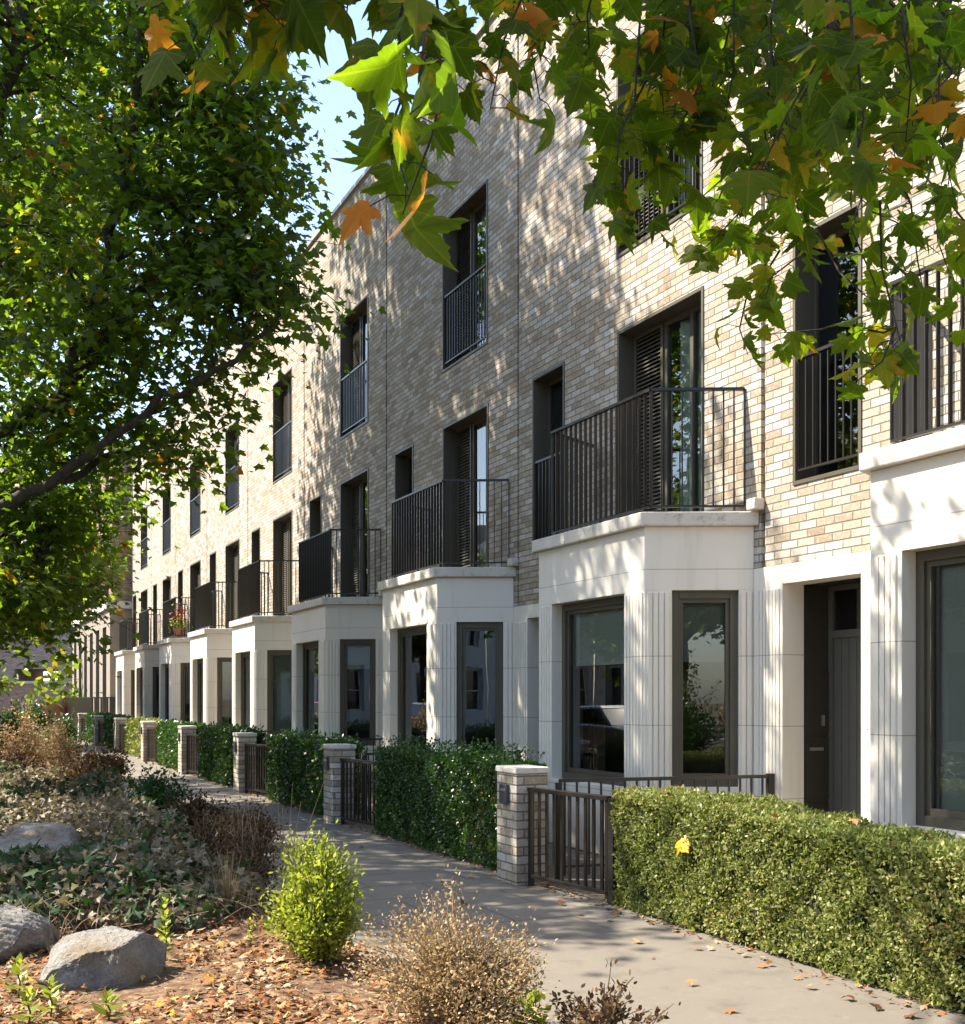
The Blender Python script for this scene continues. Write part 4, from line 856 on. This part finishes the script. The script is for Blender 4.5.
for args in ((250, 900, 8.9, .42, .72, 130, 30, .028, 'brown_leaf', 'dry_twig', 'tall dried brown clump behind the bright green bush'),
             (150, 812, 15.2, .85, .66, 110, 46, .055, 'dark_hedge_leaf', 'twig', 'low dark green shrub in the middle of the bed by the path'),
             (250, 842, 12.2, .6, .48, 90, 40, .040, 'brown_leaf', 'twig', 'low brown shrub where the bed meets the path, behind the dried clump'),
             (85, 800, 16.5, .75, .85, 90, 44, .05, 'brown_leaf', 'twig', 'rust brown twiggy shrub left of the low dark green shrub'),
             (62, 775, 21.5, .8, 1.22, 90, 44, .055, 'dry_leaf', 'dry_twig', 'tall tan shrub nearest the far path, top in the sun'),
             (28, 765, 25.0, .95, 1.45, 90, 44, .065, 'dry_leaf', 'dry_twig', 'pale tan bush at the far left edge of the path'),
             (8, 790, 19.0, .9, .95, 90, 44, .055, 'brown_leaf', 'twig', 'dark brown bush at the left edge in front of the pale tan bush'),
             (20, 815, 14.6, .9, .55, 80, 40, .05, 'brown_leaf', 'twig', 'low shaded brown shrub at the left edge behind the pale boulder'),
             (200, 822, 14.2, .6, .42, 90, 40, .045, 'brown_leaf', 'dry_twig', 'low brown scrub between the dark green shrub and the path'),
             (205, 868, 10.6, .6, .55, 100, 36, .032, 'brown_leaf', 'dry_twig', 'withered brown scrub behind the tall dried clump'),
             (110, 770, 22.0, .8, .7, 90, 40, .06, 'brown_leaf', 'twig', 'brown scrub beside the far path, right of the tall tan shrub'),
             (130, 835, 13.2, .7, .46, 90, 40, .045, 'dark_hedge_leaf', 'twig', 'straggly low green shrub among the ivy'),
             (60, 755, 30.0, 1.1, 1.2, 80, 40, .08, 'dark_hedge_leaf', 'twig', 'green shrub in the distance at the bend of the path'),
             (15, 745, 36.0, 1.5, 1.5, 80, 44, .10, 'dark_hedge_leaf', 'twig', 'far dark green shrub beside the slim trunk'),
             (28, 728, 52.0, 2.0, 1.5, 80, 46, .15, 'dark_hedge_leaf', 'twig', 'farthest dark shrub in front of the low wall')):
    px, py, d, r, h, nt_, per, sz, lm, tm, lab = args
    shrub('low_shrub', lab, 'shrub', px, py, d, r, h, nt_, per, sz, M[lm], M[tm], group=GB, leaf_from=.25, spread=.06)
for i, (x, y, r, h) in enumerate(((.6, -3.2, .8, 1.2), (1.6, -5.0, .9, 1.5), (-.8, -4.4, .9, 1.7), (-1.8, -7.5, 1.1, 2.3), (.2, -8.0, 1.1, 2.0), (1.7, -9.5, 1.0, 2.4), (-.6, -11.0, 1.2, 2.6), (2.0, -14.0, 1.3, 2.8))):
    c = shrub('garden_shrub', '%s shrub behind the camera, mirrored in the side panes of the bays' % ('pale green', 'dark green', 'dry tan')[i % 3], 'shrub', 482, 800, 9, r, h, 70, 45, .09, M[('hedge_leaf', 'dark_hedge_leaf', 'dry_leaf')[i % 3]], M['twig'], group='shrubs mirrored in the side panes'); c.location = (x, y, 0)

def stalk_plant(label, px, py, d, h, n, size, mat, name='seedling'):
    c = at(px, py, d); base = (c[0], c[1], float(bed_h(np.array(c[0]), np.array(c[1])))); t = thing(name, label, 'plant', base, 0, 'small plants on the bare soil')
    q = [np.array((0, 0, -.02)), np.array((.01, 0, h * .4)), np.array((-.01, .01, h * .75)), np.array((0, 0, h))]; MB().tube(q, [.006, .005, .004, .002], 5).build('stem', M['twig'], t)
    z = np.linspace(.15, 1, n); a = np.arange(n) * 2.4; P = np.stack([0 * z, 0 * z, z * h], 1); T = np.stack([np.cos(a), np.sin(a), .35 + 1.2 * (z - .2).clip(0)], 1); Nn = np.stack([-np.cos(a) * .4, -np.sin(a) * .4, 1 + 0 * a], 1)
    Vv, F, lf = leaves(P, T, Nn, size * (1.15 - .6 * z), *OVAL, RNG.random(n), .4); link('foliage', make_mesh('foliage', Vv, F, mat, lf), t)
stalk_plant('slim upright green seedling right of the sunlit boulder', 165, 962, 6.9, .36, 34, .075, M['bush_leaf'])
stalk_plant('tiny yellow sprig beside the tuft of dead grass', 250, 950, 7.2, .16, 16, .05, M['bush_leaf'])
for px, py, d, h, lab in ((18, 995, 6.0, .20, 'leafy green weed at the lower left corner under the shaded boulder'), (50, 1030, 5.5, .19, 'low green weed at the bottom edge left of the sunlit boulder'), (108, 1040, 5.4, .12, 'small green weed at the bottom edge below the sunlit boulder'), (28, 1045, 5.3, .18, 'green weed in the very corner of the photo')):
    stalk_plant(lab, px, py, d, h, 14, .10, M['bush_leaf'], 'weed')

def grass_tuft(label, px, py, d, n, h, r):
    c = at(px, py, d); base = np.array((c[0], c[1], 0.02)); P = []; 
    a = RNG.uniform(0, 2 * pi, n); tilt = np.abs(RNG.normal(0, .55, n)); V = []; F = []; L = []
    for i in range(n):
        hh = h * RNG.uniform(.4, 1.0); dx, dy = cos(a[i]), sin(a[i]); k = len(V); w_ = .0035; rr = RNG.random()
        for s in (0, .35, .7, 1.0):
            out = r * RNG.uniform(.0, .15) + hh * sin(tilt[i]) * s ** 1.3; z = hh * (s * cos(tilt[i]) - .35 * tilt[i] * s ** 3)
            ww = w_ * (1 - .8 * s); V += [(dx * out - dy * ww, dy * out + dx * ww, max(.01, z)), (dx * out + dy * ww, dy * out - dx * ww, max(.01, z))]; L += [(0, s, rr)] * 2
        for j in range(3): b = k + 2 * j; F.append((b, b + 1, b + 3, b + 2))
    o = link('dead_grass', make_mesh('dead_grass', V, np.array(F), M['straw'], L), None, base); tag(o, label, 'grass tuft')
grass_tuft('tuft of dead straw-coloured grass between the ivy and the bright green bush', 228, 925, 8.0, 260, .55, .1)

# dead stalks rising from the bed
def stalks():
    t = thing('dead_stalks', 'thin pale dead stems leaning over the path behind the bright green bush', 'plant', tuple(at(285, 905, 8.4) * (1, 1, 0)))
    mb = MB()
    for i in range(7): e = np.array((RNG.uniform(-.1, .35), RNG.uniform(-.2, .2), RNG.uniform(.6, 1.05))); mb.tube([(0, 0, 0), e * .5 + (0, 0, .08), e], [.0035, .003, .0015], 4)
    mb.build('stems', M['dry_twig'], t)
stalks()

# ground cover: ivy and withered leaves, beyond counting
def cover():
    n = 52000; x = RNG.uniform(-2.6, 2.25, n); y = RNG.uniform(7.4, 20, n); k = (x < 2.6 - .045 * y) & (y > 7.6 + .55 * np.abs(x - .9) + .3 * np.sin(3 * x)) & (x < 2.2 + .15 * np.sin(2.3 * y)); x, y = x[k], y[k]; n = len(x)
    hgt = .13 + .17 * (np.sin(2.1 * x + 1.3 * y) * np.sin(1.7 * y - x) + 1) + .08 * np.sin(5 * x) * np.sin(4.3 * y); hgt += .16 * np.clip((y - 9.5) / 2.5, 0, 1) * np.clip((22 - y) / 8, 0, 1) * (.6 + .4 * np.sin(2.7 * x + 1.9 * y)); hgt *= np.clip((2.35 - x) * 2.5, .25, 1) * np.clip((y - 7.3) * 1.2, .2, 1)
    z = bed_h(x, y) + hgt * RNG.uniform(.35, 1.1, n) ** .7
    patch = np.sin(1.9 * x + .7 * y) + np.sin(1.1 * y - 2.2 * x) + .8 * np.sin(3.7 * x - 2.9 * y)
    r = np.where(RNG.random(n) < .15 + .14 * patch - .08 * (y > 10.5), RNG.uniform(0, .42, n), RNG.uniform(.44, 1, n))
    T = RNG.normal(0, .8, (n, 3)); T[:, 2] *= .6; Nn = RNG.normal(0, .6, (n, 3)); Nn[:, 2] += .9
    Vv, F, lf = leaves(np.stack([x, y, z], 1), T, Nn, np.where(r < .43, RNG.uniform(.05, .12, n), RNG.uniform(.03, .075, n)), *LEAF_LO, r, .9)
    tag(link('ground_cover', make_mesh('ground_cover', Vv, F, M['cover_leaf'], lf)), 'ivy and withered leaves covering the planting bed', 'ground cover', kind='stuff')
    mb = MB()
    for i in range(2600):
        x, y = RNG.uniform(-1.5, 2.15), RNG.uniform(7.6, 16); z = float(bed_h(np.array(x), np.array(y))); e = RNG.normal(0, .16, 3); e[2] = RNG.uniform(.08, .32)
        mb.tube([(x, y, z), (x + e[0] * .5, y + e[1] * .5, z + e[2] * .7), (x + e[0], y + e[1], z + e[2])], [.004, .003, .0015], 4)
    tag(mb.build('undergrowth', M['dry_twig']), 'dead brown stems tangled in the ivy', 'undergrowth', kind='stuff')
cover()
def litter():
    n = 16000; x = RNG.uniform(-2.4, 2.36, n); y = 3.6 + 5.6 * RNG.beta(1.1, 1.5, n); n2 = 3500; x = np.concatenate([x, RNG.uniform(-2.9, 2.3, n2)]); y = np.concatenate([y, RNG.uniform(9, 40, n2)])
    n3 = 900; x = np.concatenate([x, 2.2 + np.abs(RNG.normal(0, .12, n3))]); y = np.concatenate([y, RNG.uniform(4, 30, n3)])
    n4 = 700; x = np.concatenate([x, 4.56 - np.abs(RNG.normal(0, .07, n4))]); y = np.concatenate([y, RNG.uniform(3.5, 30, n4)])
    n = len(x); z = np.where(x < 2.32, bed_h(x, y), 0.0) + RNG.uniform(.006, .035, n); z[-n4:] = RNG.uniform(.01, .025, n4)
    keep = (np.sin(2.9 * x + 1.3 * y) * np.sin(2.3 * y - 1.7 * x + 1) + .5 * np.sin(7 * x - 4 * y) * np.sin(5 * y + 3 * x) + .5 > RNG.random(n) * 1.1 - .35) | (x > 2.1); x, y, z = x[keep], y[keep], z[keep]; n = len(x)
    T = RNG.normal(0, 1, (n, 3)); T[:, 2] *= .14; Nn = RNG.normal(0, .22, (n, 3)); Nn[:, 2] += 1
    Vv, F, lf = leaves(np.stack([x, y, z], 1), T, Nn, RNG.uniform(.014, .056, n), *LEAF_LO, RNG.random(n), .7)
    Vv[:, 2] = np.maximum(Vv[:, 2], .003)
    tag(link('leaf_litter', make_mesh('leaf_litter', Vv, F, M['litter_leaf'], lf)), 'fallen orange and brown leaves strewn over the soil', 'leaf litter', kind='stuff')
    n = 7000; x = RNG.uniform(-2.4, 2.3, n); y = RNG.uniform(3.6, 9, n); z = bed_h(x, y) + RNG.uniform(.002, .02, n); T = RNG.normal(0, 1, (n, 3)); T[:, 2] *= .15
    V2, F2, l2 = leaves(np.stack([x, y, z], 1), T, RNG.normal(0, .3, (n, 3)) + (0, 0, 1), RNG.uniform(.03, .10, n), BLADE[0] * (.12, 1, 1), BLADE[1], RNG.random(n), .2)
    tag(link('straw_mulch', make_mesh('straw_mulch', V2, F2, M['straw'], l2)), 'straw and dead stems lying on the soil', 'mulch', kind='stuff')
litter()
def path_leaves():
    for i, (px, py) in enumerate(((580, 916), (608, 921), (654, 923), (650, 959), (640, 944), (725, 1012), (812, 990), (795, 980), (466, 905), (560, 905), (445, 884), (470, 878), (395, 850), (360, 848), (525, 889), (700, 950), (880, 1010), (850, 1000), (500, 880), (340, 835), (410, 862), (690, 985), (905, 1017), (760, 968))):
        d = FPX * EYE / (py - 697); c = at(px, py, d); s = RNG.uniform(.035, .075); a = RNG.uniform(0, 6.3)
        Vv, F, lf = leaves(np.zeros((1, 3)), np.array([(cos(a), sin(a), .03)]), np.array([(RNG.normal(0, .1), RNG.normal(0, .1), 1.0)]), [s], *LEAF_HI, [RNG.uniform(0, .7)], .6)
        Vv[:, 2] -= Vv[:, 2].min()
        tag(link('fallen_leaf', make_mesh('fallen_leaf', Vv, F, M['litter_leaf'], lf), None, (c[0], c[1], .002)), 'fallen dry leaf lying on the pavement', 'leaf', 'fallen leaves on the pavement')
    c = (4.55, 6.55, .62); Vv, F, lf = leaves(np.zeros((1, 3)), np.array([(-.1, -.7, -.5)]), np.array([(-1., -.35, .35)]), [.13], *LEAF_HI, [1.0], .3)
    tag(link('fallen_leaf', make_mesh('fallen_leaf', Vv, F, mat_leaf('yellow_leaf', [(0, (.6, .36, .01)), (1, (.62, .40, .015))], .3, (1.2, 1.1, .8)), lf), None, c), 'bright yellow leaf caught on the front of the big pale hedge', 'leaf')
    for i in range(16):
        y = RNG.uniform(3.4, 7.2); c = (RNG.uniform(4.65, 5.1), y, .74 + .16 * (y - 2.6) / 4.82 + .012); a = RNG.uniform(0, 6.3)
        Vv, F, lf = leaves(np.zeros((1, 3)), np.array([(cos(a), sin(a), .2)]), np.array([(RNG.normal(0, .4), RNG.normal(0, .4), 1.0)]), [RNG.uniform(.04, .075)], *LEAF_HI, [RNG.uniform(0, .6)], .9)
        tag(link('fallen_leaf', make_mesh('fallen_leaf', Vv, F, M['litter_leaf'], lf), None, c), 'dry leaf lying on top of the big pale hedge', 'leaf', 'fallen leaves on the big hedge')
path_leaves()

# ------------------------------------------------------------------ pots
def pot(label, loc, r, h, leafmat, flowers, name='flower_pot', spread=1.0):
    t = thing(name, label, 'flower pot', loc); MB().lathe([(r * .7, 0), (r, h * .85), (r * 1.08, h * .86), (r * 1.08, h), (r * .95, h), (r * .9, h * .9)]).build('pot', M['terracotta'], t, smooth=False)
    n = 160; P = RNG.normal(0, r * .75 * spread, (n, 3)); P[:, 2] = h + np.abs(P[:, 2]) * 1.6; Vv, F, lf = leaves(P, RNG.normal(0, 1, (n, 3)) + (0, 0, .5), RNG.normal(0, .6, (n, 3)) + (0, 0, 1), r * .55 * RNG.uniform(.6, 1.2, n), *OVAL, RNG.random(n), .3)
    link('foliage', make_mesh('foliage', Vv, F, leafmat, lf), t)
    if flowers:
        n = 90; P = RNG.normal(0, r * .7, (n, 3)); P[:, 2] = h + .25 + np.abs(P[:, 2]) * 2.2; Vv, F, lf = leaves(P, RNG.normal(0, 1, (n, 3)), RNG.normal(0, 1, (n, 3)), .09 * RNG.uniform(.6, 1.2, n), *OVAL, RNG.random(n)); link('flowers', make_mesh('flowers', Vv, F, M['petal'], lf), t)
yb = Y0 + PITCH * 5
pot('pot of red flowers standing on a far balcony', (6.28, yb + .75, 3.362), .16, .30, M['bush_leaf'], True)
pot('small pot of green leaves on the same far balcony as the red flowers', (6.3, yb + 1.5, 3.362), .12, .22, M['bush_leaf'], False)
c = at(58, 706, 58); pot('large terracotta planter with a bright green plant at the bend of the path', (c[0], c[1], 0), .85, 1.25, M['far_leaf'], False, 'planter', 1.2)
